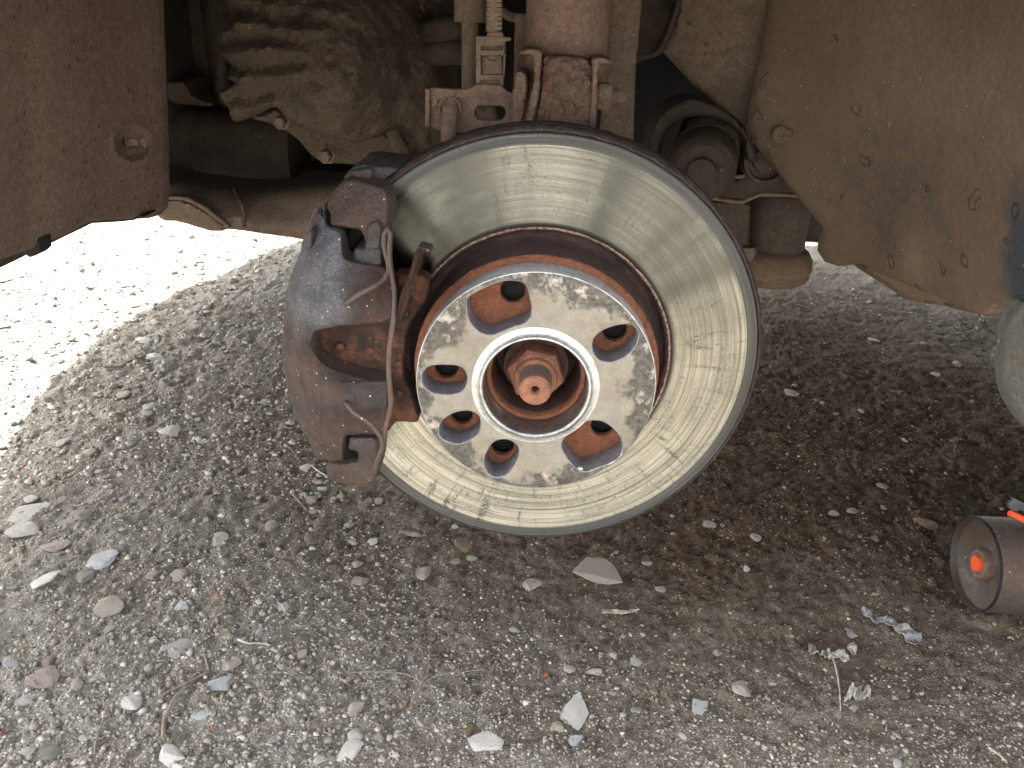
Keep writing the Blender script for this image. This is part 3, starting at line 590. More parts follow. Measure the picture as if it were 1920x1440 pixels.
P('control_arm', [(1335, 338), (1392, 332), (1402, 318), (1408, 270), (1440, 270), (1480, 320), (1560, 372), (1500, 369), (1426, 365), (1398, 378), (1335, 374)], .262, M['mud_dark'], back=.32, rnd=(7, .006), step=5, corner=6, amp=.001)
tube('arm_edge', [at(1330, 370, .262), at(1392, 379, .262), at(1425, 365, .262), at(1520, 369, .262)], .0019, M['mud'], CAR)
tube('arm_edge', [at(1345, 329, .262), at(1392, 331, .262), at(1402, 318, .262), at(1409, 275, .262)], .0019, M['mud'], CAR)
lathe('arm_bush', [(0, -.004), (.011, -.004), (.012, 0), (.016, 0), (.017, -.006), (.020, -.006), (.021, 0), (.021, .02), (0, .02)], M['mud_dark'], CAR, seg=40, loc=tuple(at(1436, 300, .255)))
P('arm_bracket', [(1300, 372), (1400, 378), (1408, 384), (1404, 460), (1300, 460)], .27, M['mud_dark'], back=.33, rnd=(6, .005), step=5, corner=5, amp=.001)
lathe('mount_sleeve', [(0, .03), (.028, .03), (.030, .026), (.030, -.03), (.028, -.034), (0, -.034)], M['mud_dark'], CAR, seg=44, axis='Z', loc=tuple(at(1455, 418, .30)), amp=.0006)
lathe('ball_joint_cup', [(0, .016), (.030, .016), (.037, .012), (.0415, .004), (.0425, -.004), (.040, -.0085), (.041, -.011), (.0385, -.0155), (.036, -.017), (0, -.019)], M['cup'], CAR, seg=64, axis='Z', loc=tuple(at(1440, 490, .30)), amp=.0005)
P('ball_joint_cover', [(1330, 455), (1420, 462), (1420, 530), (1330, 530)], .27, M['mud_right'], back=.33, rnd=(8, .006), step=6, corner=6)
P('subframe_rear', [(1395, 330), (1600, 330), (1600, 452), (1540, 455), (1502, 453), (1480, 470), (1395, 470)], .345, M['mud_dark'], back=.50, rnd=(8, .008), step=10, corner=6)

# wheel arch liners
LL = P('arch_liner_front', [(-160, -280), (303, -280), (303, 0), (307, 150), (312, 250), (316, 360), (313, 388), (300, 403), (280, 409), (215, 412), (170, 415), (120, 441), (60, 466), (0, 487), (-60, 505), (-160, 520)],
  [(303, 0, .200), (312, 380, .200), (150, 0, .085), (150, 400, .085), (0, 0, -.02), (0, 480, -.02), (-150, 0, -.11), (-150, 500, -.11), (303, -280, .2), (-150, -280, -.11)], M['mud_left'], thick=.003, rnd=(9, .004), step=6, amp=.003, nsc=9, label='front wheel arch liner caked in pebbly brown mud',
  smooth_out=False, holes=[[(236+9*math.cos(a)*(1.25 if math.cos(a) < 0 else 3.6), 266+9.5*math.sin(a)) for a in np.linspace(0, 2*math.pi, 17)[:-1]]],
  fn=lambda Q: np.where(np.hypot(Q[:, 0]-250, (Q[:, 1]-268)*1.05) < 34, .007*np.clip((34-np.hypot(Q[:, 0]-250, (Q[:, 1]-268)*1.05))/9, 0, 1), 0)-.0025*np.exp(-((np.hypot(Q[:, 0]-250, (Q[:, 1]-268)*1.05)-37)/4)**2)+.0016*np.exp(-((Q[:, 0]-240+(Q[:, 1]-330)*-.75)/2.6)**2)*(np.abs(Q[:, 1]-350) < 20)+.004*np.exp(-((Q[:, 0]-45-Q[:, 1]*.03)/26)**2))
lathe('liner_screw', [(0, -.004), (.004, -.004), (.0048, -.003), (.0048, 0), (.009, .001), (0, .001)], M['mud'], CAR, seg=20, loc=tuple(at(253, 268, .178)))
P('liner_lip', [(166, 412), (215, 404), (272, 405), (240, 414), (200, 417), (172, 418)], .16, M['black'], thick=.02, rnd=(3, .001), step=5)
P('rubber_tab', [(36, 452), (76, 446), (78, 470), (70, 478), (56, 483), (44, 474)], .03, M['black'], thick=.012, rnd=(3, .002), step=4, corner=3)
P('arch_liner_rear', [(1442, -280), (2120, -280), (2120, 640), (1985, 610), (1908, 562), (1895, 563), (1862, 570), (1850, 580), (1838, 590), (1826, 585), (1760, 558), (1700, 534), (1650, 514), (1612, 495), (1572, 499), (1548, 492), (1535, 472), (1537, 452), (1545, 428), (1402, 256), (1397, 236), (1425, 100), (1442, 0)],
  [(1440, 0, .215), (1440, -280, .215), (1400, 250, .225), (1545, 440, .20), (1700, 300, .11), (1640, 480, .16), (1835, 585, .045), (1920, 0, -.01), (1920, 560, -.015), (2100, 0, -.10), (2100, 600, -.10)], M['mud_right'], thick=.003, rnd=(9, .004), step=10, amp=.004, nsc=8, smooth_out=False, label='rear wheel arch liner under a smooth film of brown mud',
  fn=lambda Q: .0012*np.exp(-((np.hypot(Q[:, 0]-1464, Q[:, 1]-252)-22)/4)**2)-.012*np.exp(-((Q[:, 0]-1690)/40)**2-((Q[:, 1]-480)/60)**2))
lathe('liner_clip', [(0, -.0030), (.0015, -.003), (.0015, -.0042), (.0066, -.0042), (.0076, -.003), (.0076, 0), (0, 0)], M['cup'], CAR, seg=28, loc=tuple(at(1463, 252, .203)))
tube('liner_clip_tab', [at(1474, 247, .200), at(1488, 247, .197)], .0042, M['cup'], CAR, seg=16, smooth=False)
P('sill_rail', [(1590, 485), (1700, 520), (1800, 552), (1836, 572), (1838, 588), (1770, 573), (1705, 562), (1665, 538), (1620, 510)], .27, M['mud_right'], back=.40, rnd=(6, .005), step=7)
P('sill_end', [(1838, 565), (1905, 556), (1912, 572), (1902, 580), (1880, 590), (1846, 590)], .10, M['mud_rust'], back=.16, rnd=(6, .006), step=4)
P('mud_flap', [(1930, 556), (1902, 574), (1884, 600), (1876, 640), (1872, 690), (1877, 728), (1892, 764), (1920, 800), (1975, 842), (2060, 860), (2090, 560), (2000, 545)], [(1875, 680, .005), (1900, 600, -.005), (1950, 600, -.035), (1950, 800, -.035), (2080, 700, -.10), (1895, 760, -.005)], M['rubber'], thick=.005, rnd=(10, .012), step=7, label='grey rubber mud flap speckled with pale grit')

# ---------------------------------------------------------------- hub, disc, spacer
HC = (0, 0, HUB)
disc = lathe('brake_disc', [(.135, .0006), (.1405, .0008), (.1412, .0022), (.1418, .0009), (.1430, .0010), (.1446, .0030), (.1450, .0055), (.1448, .0085), (.1425, .0105), (.1420, .0150), (.1445, .0165), (.1450, .0210), (.1440, .0245), (.140, .0255), (.100, .0255), (.082, .024), (.082, .012), (.0835, .006), (.0852, .0012)], M['rust_flake'], CAR, seg=420, loc=HC, amp=.0005, nsc=170, label='worn ventilated brake disc with flaking rust round its rim', close=True)
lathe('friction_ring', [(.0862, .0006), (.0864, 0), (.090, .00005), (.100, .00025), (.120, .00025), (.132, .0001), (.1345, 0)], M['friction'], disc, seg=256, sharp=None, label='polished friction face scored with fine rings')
lathe('edge_band', [(.1345, 0), (.1347, -.0004), (.1402, -.0004), (.1408, -.0001), (.1411, .0012)], M['band'], disc, seg=256, sharp=30, amp=.00005)
lathe('inner_lip', [(.0864, .0003), (.0858, -.0003), (.0850, .0001), (.0846, .0014), (.0838, .004)], M['lip'], disc, seg=420, amp=.0005, nsc=330)
lathe('hat_wall', [(.0838, .004), (.0825, .010), (.0800, .0125), (.0778, .0105), (.0768, .006), (.0766, 0), (.0764, -.015), (.0762, -.0220), (.0761, -.0232)], M['rust_wall'], disc, seg=256, amp=.0003, nsc=160)
# hat face with bolt holes
ang5 = [106.6, 34.6, -37.8, -110.4, 178.4]
def circle(cx, cz, r_, n=40): return [(cx+r_*math.cos(2*math.pi*i/n), cz+r_*math.sin(2*math.pi*i/n)) for i in range(n)]
holes = [circle(.056*math.cos(R(a)), HUB+.056*math.sin(R(a)), .0074) for a in ang5]+[circle(.0558*math.cos(R(-146)), HUB+.0558*math.sin(R(-146)), .0070)]
slab('hat_face', [circle(0, HUB, .0748, 160), circle(0, HUB, .0305, 80)]+holes, -.0253, .006, M['rust'], disc, px=False, bevel=.0012, sharp=40).location = (0, 0, -HUB)
lathe('hat_edge', [(.0761, -.0232), (.0759, -.0240), (.0750, -.0248), (.0740, -.0252)], M['rust'], disc, seg=256, amp=.0002, nsc=300)
hub = lathe('wheel_hub', [(.0300, -.0250), (.0292, -.0255), (.0283, -.0250), (.0278, -.020), (.0268, -.008), (.0262, .008), (.0200, .012), (0, .013)], M['grease'], CAR, seg=128, loc=HC, amp=.0002)
lathe('hub_flange', [(.0310, -.015), (.073, -.015), (.073, -.011), (.031, -.011)], M['black'], hub, seg=64)
lathe('bore_edge', [(.0305, -.0262), (.0304, -.0275), (.0284, -.0275), (.0278, -.0255), (.0280, -.021)], M['rust'], hub, seg=128, amp=.0002)
lathe('hub_washer', [(.0125, -.012), (.0205, -.012), (.0212, -.0105), (.0212, .0), (.0125, .0)], M['grease'], hub, seg=64)
rust_nut = coated('nut_rust', (.24, .108, .066), (.165, .076, .048), (.08, .045, .034), sc=80, fine=900, bump=.0005, rough=.7)
lathe('axle_nut', [(.009, -.0295), (.0138, -.0300), (.0158, -.0298), (.0178, -.0275), (.0182, -.026), (.0182, -.011), (.009, -.011)], rust_nut, hub, seg=6, sharp=20).rotation_euler = (0, R(11), 0)
lathe('nut_collar', [(.0100, -.0325), (.0128, -.0330), (.0136, -.0300), (.0136, -.028)], rust_nut, hub, seg=48, amp=.0002, nsc=400)
lathe('axle_stub', [(0, -.030), (.0022, -.030), (.0024, -.0465), (.0030, -.0485), (.0040, -.0492), (.0084, -.0492), (.0096, -.0482), (.0098, -.0462)], rust_nut, hub, seg=64, sharp=40, amp=.00008)

lathe('axle_thread', [(.0097, -.0462)]+[(.0098 if i % 2 else .0088, -.0458+i*.0007) for i in range(24)]+[(.0092, -.0280)], M['grease'], hub, seg=64, sharp=60, amp=.00008)
SP = thing('wheel_spacer', 'flat alloy wheel spacer with six slots resting on the rusty hub of the brake disc', 'wheel spacer', (0, -.0385, HUB))
def zpoly(P_, off, sc_, Y):
    out = []
    for a, b in catmull(P_, 12): q = at(off[0]+a/sc_, off[1]+b/sc_, Y); out.append((q[0], q[2]-HUB))
    return out
slots = [[(362, 300), (375, 400), (430, 470), (500, 493), (570, 470), (630, 445), (705, 420), (738, 370), (735, 310), (718, 230), (692, 192), (630, 178), (560, 185), (480, 215), (388, 262)],
 [(98, 750), (112, 705), (160, 676), (290, 675), (345, 700), (362, 760), (335, 820), (270, 842), (170, 835), (115, 800)],
 [(1098, 560), (1115, 505), (1175, 462), (1260, 437), (1330, 440), (1365, 482), (1352, 550), (1300, 612), (1220, 650), (1150, 645), (1112, 610)],
 [(200, 1060), (215, 1002), (285, 955), (370, 942), (430, 970), (440, 1020), (418, 1080), (320, 1132), (240, 1115), (205, 1090)],
 [(463, 1245), (478, 1185), (520, 1125), (590, 1110), (650, 1138), (665, 1190), (643, 1250), (595, 1310), (540, 1329), (490, 1308)],
 [(918, 1145), (945, 1092), (1050, 1012), (1130, 1000), (1200, 1030), (1262, 1098), (1272, 1160), (1240, 1225), (1110, 1280), (1055, 1296), (1000, 1272), (940, 1200)]]
sl_ = [zpoly(q, (760, 470), 3.13, -.043) for q in slots]
plate = slab('spacer_plate', [circle(0, 0, .0722, 200), circle(0, 0, .0345, 100)]+sl_, -.0045, .0178, M['spacer'], SP, px=False, bevel=.0007, sharp=50)
plate.data.materials.append(M['slotwall']); plate.data.materials.append(M['alloy']); plate.data.materials.append(coated('scuffed_rim_alloy', (.50, .51, .53), (.40, .405, .42), (.26, .26, .265), sc=80, fine=1000, bump=.0003, rough=.45, metal=.25, spec=.5))
for p in plate.data.polygons:
    c = p.center; rr_ = math.hypot(c.x, c.z)
    if abs(p.normal.y) < .5: p.material_index = 3 if rr_ > .0716 else 1
    elif abs(p.normal.y) < .97: p.material_index = 2 if rr_ > .0705 or rr_ < .036 else 1
lathe('centre_ring', [(.0322, .0128), (.0313, .010), (.0313, -.0062), (.0317, -.0072), (.0324, -.0077), (.0332, -.0075), (.0343, -.0058), (.0356, -.0048), (.0385, -.00462)], M['alloy'], SP, seg=160)
gv, gf = stone_shape(2, 5, .8, 1.1)
link('dirt_crumb', mesh('dirt_crumb', gv*.0017, gf), M['stone'], None, loc=tuple(at(1088, 879, -.0445)))
bpy.data.objects['dirt_crumb']['label'] = 'tiny pale crumb of dirt on the lower edge of the slotted spacer'; bpy.data.objects['dirt_crumb']['category'] = 'crumb'

# ---------------------------------------------------------------- caliper
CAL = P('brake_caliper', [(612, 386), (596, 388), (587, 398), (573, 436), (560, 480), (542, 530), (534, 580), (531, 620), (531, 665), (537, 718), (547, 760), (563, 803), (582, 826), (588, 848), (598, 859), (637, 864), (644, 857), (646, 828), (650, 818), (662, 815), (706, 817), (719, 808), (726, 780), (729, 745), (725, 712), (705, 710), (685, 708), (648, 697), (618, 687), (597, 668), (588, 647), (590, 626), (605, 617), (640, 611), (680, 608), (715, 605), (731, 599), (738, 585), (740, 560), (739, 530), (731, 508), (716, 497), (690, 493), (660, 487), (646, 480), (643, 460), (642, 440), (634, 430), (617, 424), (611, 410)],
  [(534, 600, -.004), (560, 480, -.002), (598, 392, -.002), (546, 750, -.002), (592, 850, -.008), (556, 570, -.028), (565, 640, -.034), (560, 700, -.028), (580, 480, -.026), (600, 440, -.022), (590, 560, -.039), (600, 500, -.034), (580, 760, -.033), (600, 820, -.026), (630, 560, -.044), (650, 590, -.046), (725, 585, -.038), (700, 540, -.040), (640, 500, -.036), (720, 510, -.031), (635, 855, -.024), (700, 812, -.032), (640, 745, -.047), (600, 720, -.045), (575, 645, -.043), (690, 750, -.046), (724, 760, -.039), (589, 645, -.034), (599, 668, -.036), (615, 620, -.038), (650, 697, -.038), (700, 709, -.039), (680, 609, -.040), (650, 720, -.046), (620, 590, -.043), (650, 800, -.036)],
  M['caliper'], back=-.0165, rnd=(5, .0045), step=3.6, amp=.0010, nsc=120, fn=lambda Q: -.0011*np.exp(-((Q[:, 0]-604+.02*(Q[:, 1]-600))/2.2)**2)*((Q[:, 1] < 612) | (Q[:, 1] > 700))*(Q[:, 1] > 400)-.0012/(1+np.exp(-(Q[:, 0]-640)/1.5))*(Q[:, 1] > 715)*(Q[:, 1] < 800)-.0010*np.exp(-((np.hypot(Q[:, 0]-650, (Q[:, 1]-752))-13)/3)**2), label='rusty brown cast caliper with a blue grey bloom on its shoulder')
relief('caliper_bridge', [(605, 392), (590, 402), (576, 440), (562, 490), (545, 540), (537, 600), (535, 665), (545, 740), (567, 800), (590, 845), (604, 838), (585, 780), (574, 700), (574, 600), (590, 500), (612, 430)], -.012, M['cast'], CAL, back=.075, rnd=(8, .008), step=6, amp=.001)
relief('facet', [(586, 432), (583, 462), (574, 466), (565, 462), (572, 440)], -.026, M['cast'], CAL, back=-.012, rnd=(2, .001), step=3)
for px, py, Y in ((650, 572, -.0425), (645, 751, -.0465)):
    lathe('clip_socket', [(.0050, .0014), (.0042, .0002), (.0030, -.0004), (.0024, .0006), (.0018, .004), (0, .006)], M['pad'], CAL, seg=28, loc=tuple(at(px, py, Y)), amp=.0003)
# carrier that holds the caliper, upper and lower ends
BR = relief('caliper_carrier', [(646, 334), (662, 313), (678, 307), (705, 309), (752, 313), (748, 322), (728, 336), (716, 347), (706, 346), (695, 345), (670, 338)], .004, M['cast'], CAR, back=.055, rnd=(7, .007), step=4, amp=.0008, nsc=120)
relief('carrier_head', [(640, 342), (650, 335), (672, 336), (706, 346), (722, 353), (730, 366), (731, 392), (730, 424), (724, 428), (719, 440), (718, 470), (717, 494), (712, 499), (696, 500), (672, 496), (664, 492), (662, 477), (667, 465), (684, 463), (683, 445), (673, 431), (645, 426), (621, 421), (620, 402), (614, 391), (614, 382), (624, 362)],
  [(620, 385, -.010), (620, 418, -.022), (650, 345, -.010), (660, 400, -.028), (700, 360, -.022), (724, 380, -.026), (700, 420, -.032), (700, 450, -.034), (705, 490, -.032), (670, 482, -.030), (670, 425, -.030)], M['cast'], BR, back=.004, rnd=(8, .006), step=4, amp=.0007, nsc=120)
relief('carrier_boss', [(688, 428), (694, 418), (704, 414), (714, 418), (717, 430), (715, 455), (712, 467), (700, 469), (686, 467), (687, 448)], -.036, M['cast'], BR, back=-.02, rnd=(6, .004), step=3, amp=.0004)
relief('cast_pad', [(660, 322), (676, 317), (694, 316), (698, 320), (696, 334), (688, 337), (668, 333)], -.003, M['cast'], BR, back=.02, rnd=(3, .002), step=3)
relief('carrier_foot', [(615, 868), (640, 866), (668, 864), (672, 858), (672, 848), (664, 843), (655, 841), (655, 826), (660, 819), (685, 819), (705, 822), (712, 850), (709, 885), (702, 904), (686, 913), (668, 911), (648, 908), (618, 899), (613, 885)],
  [(620, 872, -.010), (620, 895, -.008), (665, 880, -.016), (660, 832, -.032), (690, 830, -.034), (690, 870, -.032), (690, 905, -.026), (708, 860, -.030), (650, 900, -.012)], M['cast'], BR, back=.012, rnd=(7, .006), step=4, amp=.0009, nsc=120)
relief('gap_shade', [(630, 812), (700, 812), (706, 880), (640, 884)], -.005, M['black'], BR, back=-.0012, rnd=None, step=8)  # dark sheet added to paint the shade of the deep gap
# pad with its plate, rivets, tongue
PD = relief('brake_pad', [(580, 612), (600, 600), (720, 590), (745, 560), (741, 518), (748, 512), (770, 513), (796, 517), (804, 528), (801, 555), (792, 572), (781, 590), (771, 606), (762, 632), (757, 680), (760, 708), (771, 731), (779, 760), (786, 779), (784, 788), (776, 792), (745, 790), (735, 800), (722, 806), (690, 760), (600, 720), (578, 660)], [(600, 620, -.0185), (600, 700, -.0195), (745, 600, -.0215), (795, 540, -.0215), (775, 770, -.0215), (730, 700, -.022), (650, 650, -.0195)], M['pad'], CAR, back=-.0085, rnd=(5, .0025), step=3.6, amp=.0016, nsc=130)
relief('friction_block', [(590, 616), (735, 545), (765, 520), (790, 524), (772, 585), (752, 640), (750, 700), (765, 760), (774, 782), (740, 782), (700, 760), (590, 700)], -.0084, M['cast'], PD, back=-.0006, rnd=None, step=6)
for px, py, r_ in ((694, 657, .0030), (638, 650, .0028), (749, 736, .0024), (757, 586, .0030)):
    lathe('rivet', [(0, -.0022), (r_*.5, -.0021), (r_*.9, -.0012), (r_, 0), (r_, .002)], M['pad'], PD, seg=20, loc=tuple(at(px, py, -.0215)), amp=.0002)
relief('pad_tongue', [(779, 472), (792, 470), (804, 474), (801, 490), (792, 517), (784, 550), (776, 580), (770, 597), (758, 600), (747, 594), (746, 580), (751, 555), (760, 530), (770, 505)], [(790, 475, -.0285), (775, 530, -.0295), (760, 590, -.0255)], M['pad'], PD, thick=.0022, rnd=(3, .001), step=3, amp=.0002)
relief('tongue_hook', [(785, 462), (796, 463), (807, 467), (806, 474), (783, 471)], -.0255, M['cast'], PD, thick=.010, rnd=(2, .001), step=2.5)
relief('tongue_groove', [(770, 520), (777, 512), (782, 516), (775, 548), (768, 553), (766, 540)], -.0290, M['cast'], PD, thick=.002, rnd=(2, .001), step=2.5)
# raised marks cast on the plate, worn down to a boxy numeral
zc = [at(747+a, 666+b, -.0226) for a, b in ((-6, -9), (5, -9), (5, -1), (-4, 0), (5, 2), (6, 11), (-7, 11), (-6, -9))]
tube('cast_mark', zc, .0007, M['pad'], PD, seg=6, smooth=False, amp=.0002)
for py in (622, 645, 692, 705): tube('cast_mark', [at(742, py, -.0222), at(748, py-3, -.0224), at(754, py+1, -.0222)], .0006, M['pad'], PD, seg=6, amp=.0002)
# spring clip of bent wire
CL = tube('spring_clip', [at(x, y, Y) for x, y, Y in ((648, 570, -.046), (660, 561, -.053), (680, 548, -.057), (706, 535, -.055), (722, 522, -.052), (729, 508, -.050), (728, 494, -.049), (724, 478, -.047), (720, 458, -.045), (720, 440, -.043), (727, 429, -.043), (732, 438, -.044), (731, 455, -.046), (731, 485, -.049), (735, 515, -.052), (740, 545, -.054), (739, 585, -.055), (734, 625, -.056), (729, 670, -.056), (730, 715, -.056), (733, 755, -.055), (728, 782, -.054), (722, 805, -.052), (719, 830, -.049), (712, 852, -.045), (706, 868, -.040), (705, 878, -.037))], .00155, M['wire'], CAR, seg=12, sub=3, amp=.00015, label='bent wire spring clip across the caliper')
tube('clip_arm', [at(x, y, Y) for x, y, Y in ((646, 753, -.046), (651, 758, -.051), (662, 772, -.053), (680, 784, -.054), (694, 794, -.054), (706, 808, -.053), (715, 822, -.052), (717, 838, -.049), (713, 848, -.047))], .00145, M['wire'], CL, seg=12, amp=.00015)

# ---------------------------------------------------------------- jack under the sill
jc = np.array([.472, .222]); JR = .0495
JK = thing('floor_jack', 'worn steel floor jack with an orange dot on its roller, standing under the sill', 'floor jack', (float(jc[0])+.1, float(jc[1]), 0))
jg = float(max(GZ(jc[0]+d, jc[1]) for d in np.linspace(0, .14, 12)))-.001
off = Vector((-.1, 0, jg+JR))
def J(o, dx=0, dy=0, dz=0): o.location = off+Vector((dx, dy, dz)); return o
ro = J(lathe('roller', [(.0130, .0125), (.024, .0135), (.040, .0115), (.0465, .007), (.0478, 0), (.0490, -.0006), (.0498, .0006), (.0498, .13), (.0485, .133), (.018, .128)], M['jack_steel'], JK, seg=96, axis='X', amp=.0003, nsc=60))
lathe('roller_lip', [(.0480, .0002), (.0484, -.0010), (.0496, -.0010), (.0500, .0006), (.0499, .0014)], M['black'], ro, seg=96, axis='X', amp=.0003, nsc=300)
lathe('roller_hub', [(.0050, .0050), (.0105, .0050), (.0115, .0035), (.0145, .0035), (.0158, .0055), (.0168, .013)], M['mud_rust'], ro, seg=48, axis='X')
lathe('orange_dot', [(0, .0010), (.0078, .0010), (.0082, .0016), (.0082, .006), (0, .006)], M['orange'], ro, seg=40, axis='X')
def jb(name, x0, x1, y0, y1, z0, z1, mat, lab=None):
    bm = bmesh.new(); bmesh.ops.create_cube(bm, size=1); bmesh.ops.scale(bm, vec=(x1-x0, y1-y0, z1-z0), verts=bm.verts); bmesh.ops.translate(bm, vec=((x0+x1)/2, (y0+y1)/2, (z0+z1)/2), verts=bm.verts)
    bmesh.ops.bevel(bm, geom=bm.edges, offset=.003, segments=2, affect='EDGES'); me = bpy.data.meshes.new(name); bm.to_mesh(me); bm.free(); return link(name, me, mat, JK, label=lab)
red = coated('jack_red_paint', (.55, .05, .02), (.45, .045, .02), sc=40, bump=.0003, rough=.5)
jb('frame_plate', .055, .40, .052, .060, .02, .115, M['jack_steel']); jb('frame_plate', .055, .40, -.064, -.056, .02, .105, M['jack_steel'])
jb('lift_arm', .06, .36, -.03, .035, .085, .125, red); jb('cross_bar', .36, .42, -.10, .10, .02, .06, M['jack_steel'])
tube('red_strap', [at(x_, y_, .205)-np.array(JK.location) for x_, y_ in ((1893, 962), (1903, 966), (1915, 972), (1935, 982), (1960, 1000))], .0030, M['orange'], JK, seg=10)
for s_ in (.0,): 
    lathe('saddle', [(0, .03), (.035, .03), (.038, .022), (.036, 0), (0, 0)], M['jack_steel'], JK, seg=40, axis='Z', loc=(.2, .01, .125)); tube('ram', [(.2, .01, .15), (.2, .01, .36)], .02, M['jack_steel'], JK, seg=24, smooth=False)

# ---------------------------------------------------------------- loose stones one can point to
def smat(name, c, c2=None):
    t = NT(name); col = t.mix(t.ramp(t.noise(130, 5, .75), .36, .64), c, c2 or tuple(.72*x for x in c)); nf = t.noise(900, 4, .8)
    col = t.mix(1, col, t.grey(t.ramp(nf, .25, .75, .8, 1.2)), 'MULTIPLY'); col = t.mix(t.math('MULTIPLY', t.ramp(t.noise(80, 5, .8, vec=t.mapv((5, 1, 2))), .55, .72), .4), col, (.32, .29, .25))
    return t.out(col, .85, 0, t.bump(nf, .0006, prev=t.bump(t.noise(190, 5, .7), .0022)), .3)
def _n(c, k=1.): return c
white = smat('pale_quartz', (.9, .88, .84), (.76, .74, .70)); pink = smat('pink_stone', (.54, .455, .415), (.44, .375, .34)); blue_ = smat('blue_grey_stone', (.72, .75, .77), (.58, .61, .63)); beige = smat('beige_stone', (.66, .60, .52), (.52, .47, .40)); brown_ = smat('brown_stone', (.34, .24, .16), (.24, .175, .12)); grey_ = smat('grey_stone', (.68, .66, .63), (.54, .52, .49))
big = [
 (1122, 1077, 88, 50, -22, pink, .22, 'broad flat pinkish stone lying just below the brake disc'),
 (1075, 1335, 50, 56, -30, white, .3, 'large white angular stone near the bottom centre of the ground'),
 (905, 1396, 68, 34, 20, white, .45, 'long knobbly white stone at the bottom edge, left of centre'),
 (655, 1411, 44, 32, 5, white, .6, 'rounded off-white stone at the bottom edge below the twig fork'),
 (325, 1422, 52, 36, 0, white, .6, 'chunky whitish stone at the bottom edge under the long crooked twig'),
 (250, 1313, 38, 36, 30, white, .6, 'squarish bright white stone left of the crooked twig'),
 (340, 1212, 66, 36, 25, grey_, .25, 'broad flat grey stone above the crooked twig'),
 (82, 1268, 56, 32, -5, pink, .22, 'flat pale pinkish stone near the left edge of the ground'),
 (410, 1282, 52, 26, 22, blue_, .35, 'elongated bluish white stone right of the crooked twig'),
 (380, 1340, 46, 24, 8, blue_, .35, 'pale grey stone right beside the lower end of the crooked twig'),
 (190, 1053, 48, 36, -20, blue_, .45, 'two-lobed bluish white stone on the left part of the ground'),
 (82, 1088, 34, 42, -40, white, .4, 'upright bright white stone left of the two-lobed bluish one'),
 (210, 1142, 50, 28, -12, beige, .5, 'rounded wedge-shaped beige stone below the two-lobed bluish one'),
 (412, 1012, 34, 22, -5, beige, .35, 'lone beige stone on the open dirt left of the caliper'),
 (100, 1024, 52, 22, 35, pink, .35, 'long slanting pinkish stone near the left edge'),
 (60, 962, 60, 34, 15, grey_, .3, 'broad grey stone half buried at the left edge'),
 (50, 991, 60, 24, 12, grey_, .3, 'long grey slab of stone just under the half buried broad one'),
 (50, 1314, 34, 38, -35, grey_, .5, 'upright pale grey stone at the lower left edge'),
 (1387, 1293, 38, 34, -30, beige, .5, 'blocky beige stone on the ground right of the large white one'),
 (1310, 1328, 40, 28, 30, blue_, .35, 'translucent looking pale grey stone left of the blocky beige one'),
 (1080, 1387, 28, 19, 15, blue_, .5, 'small bright stone beneath the large white angular one'),
 (793, 1073, 34, 28, 25, pink, .45, 'pinkish two-part stone under the lower left of the brake disc'),
 (672, 1088, 34, 20, 5, pink, .4, 'pinkish oval stone below the caliper'),
 (338, 1081, 34, 20, 5, beige, .5, 'pale stone beside a darker broken piece on the left ground'),
 (997, 1096, 36, 26, -5, beige, .35, 'dull tan stone left of the broad pinkish one'),
 (862, 1020, 40, 26, 20, brown_, .4, 'reddish brown stone in the shade right under the brake disc'),
 (768, 999, 66, 12, -8, pink, .4, 'thin pinkish sliver of stone under the lower left rim of the disc'),
 (880, 1371, 22, 20, 0, brown_, .8, 'round dark brown pebble beside the long knobbly white stone'),
 (1740, 985, 48, 18, -20, brown_, .5, 'brownish pointed stone lying left of the jack roller'),
 (1593, 1188, 34, 14, 0, grey_, .4, 'small oblong grey stone near the torn grey strip'),
 (1900, 945, 44, 30, 0, grey_, .25, 'flat grey stone behind the jack roller'),
 (342, 1138, 34, 14, -5, blue_, .5, 'slim bluish stone in the middle of the left ground'),
 (535, 1137, 26, 20, 20, blue_, .5, 'small notched bluish white stone below and left of the pinkish oval'),
 (668, 1330, 30, 24, -15, beige, .5, 'small rough beige stone above the rounded off-white one'),
 (435, 1240, 34, 36, 20, beige, .3, 'crumbly light beige stone above the bluish elongated one'),
]
for k, (px, py, w, h, an, mt, fl, lab) in enumerate(big):
    V, F = stone_shape(3, 300+k, flat=.5, elong=1.0, cuts=16); me = mesh('stone', V, F); fixn(me); me.materials.append(mt)
    for p in me.polygons: p.use_smooth = True
    me.set_sharp_from_angle(angle=R(30))
    o = put_stone(px, py, w*1.14, h*1.14, an*.0, name='loose_stone', parent=None, mesh_=me, flat=fl*1.4, sink=.32); o['label'] = lab; o['category'] = 'stone'
    o.rotation_euler = (random.uniform(-.1, .1), random.uniform(-.1, .1), R(an))

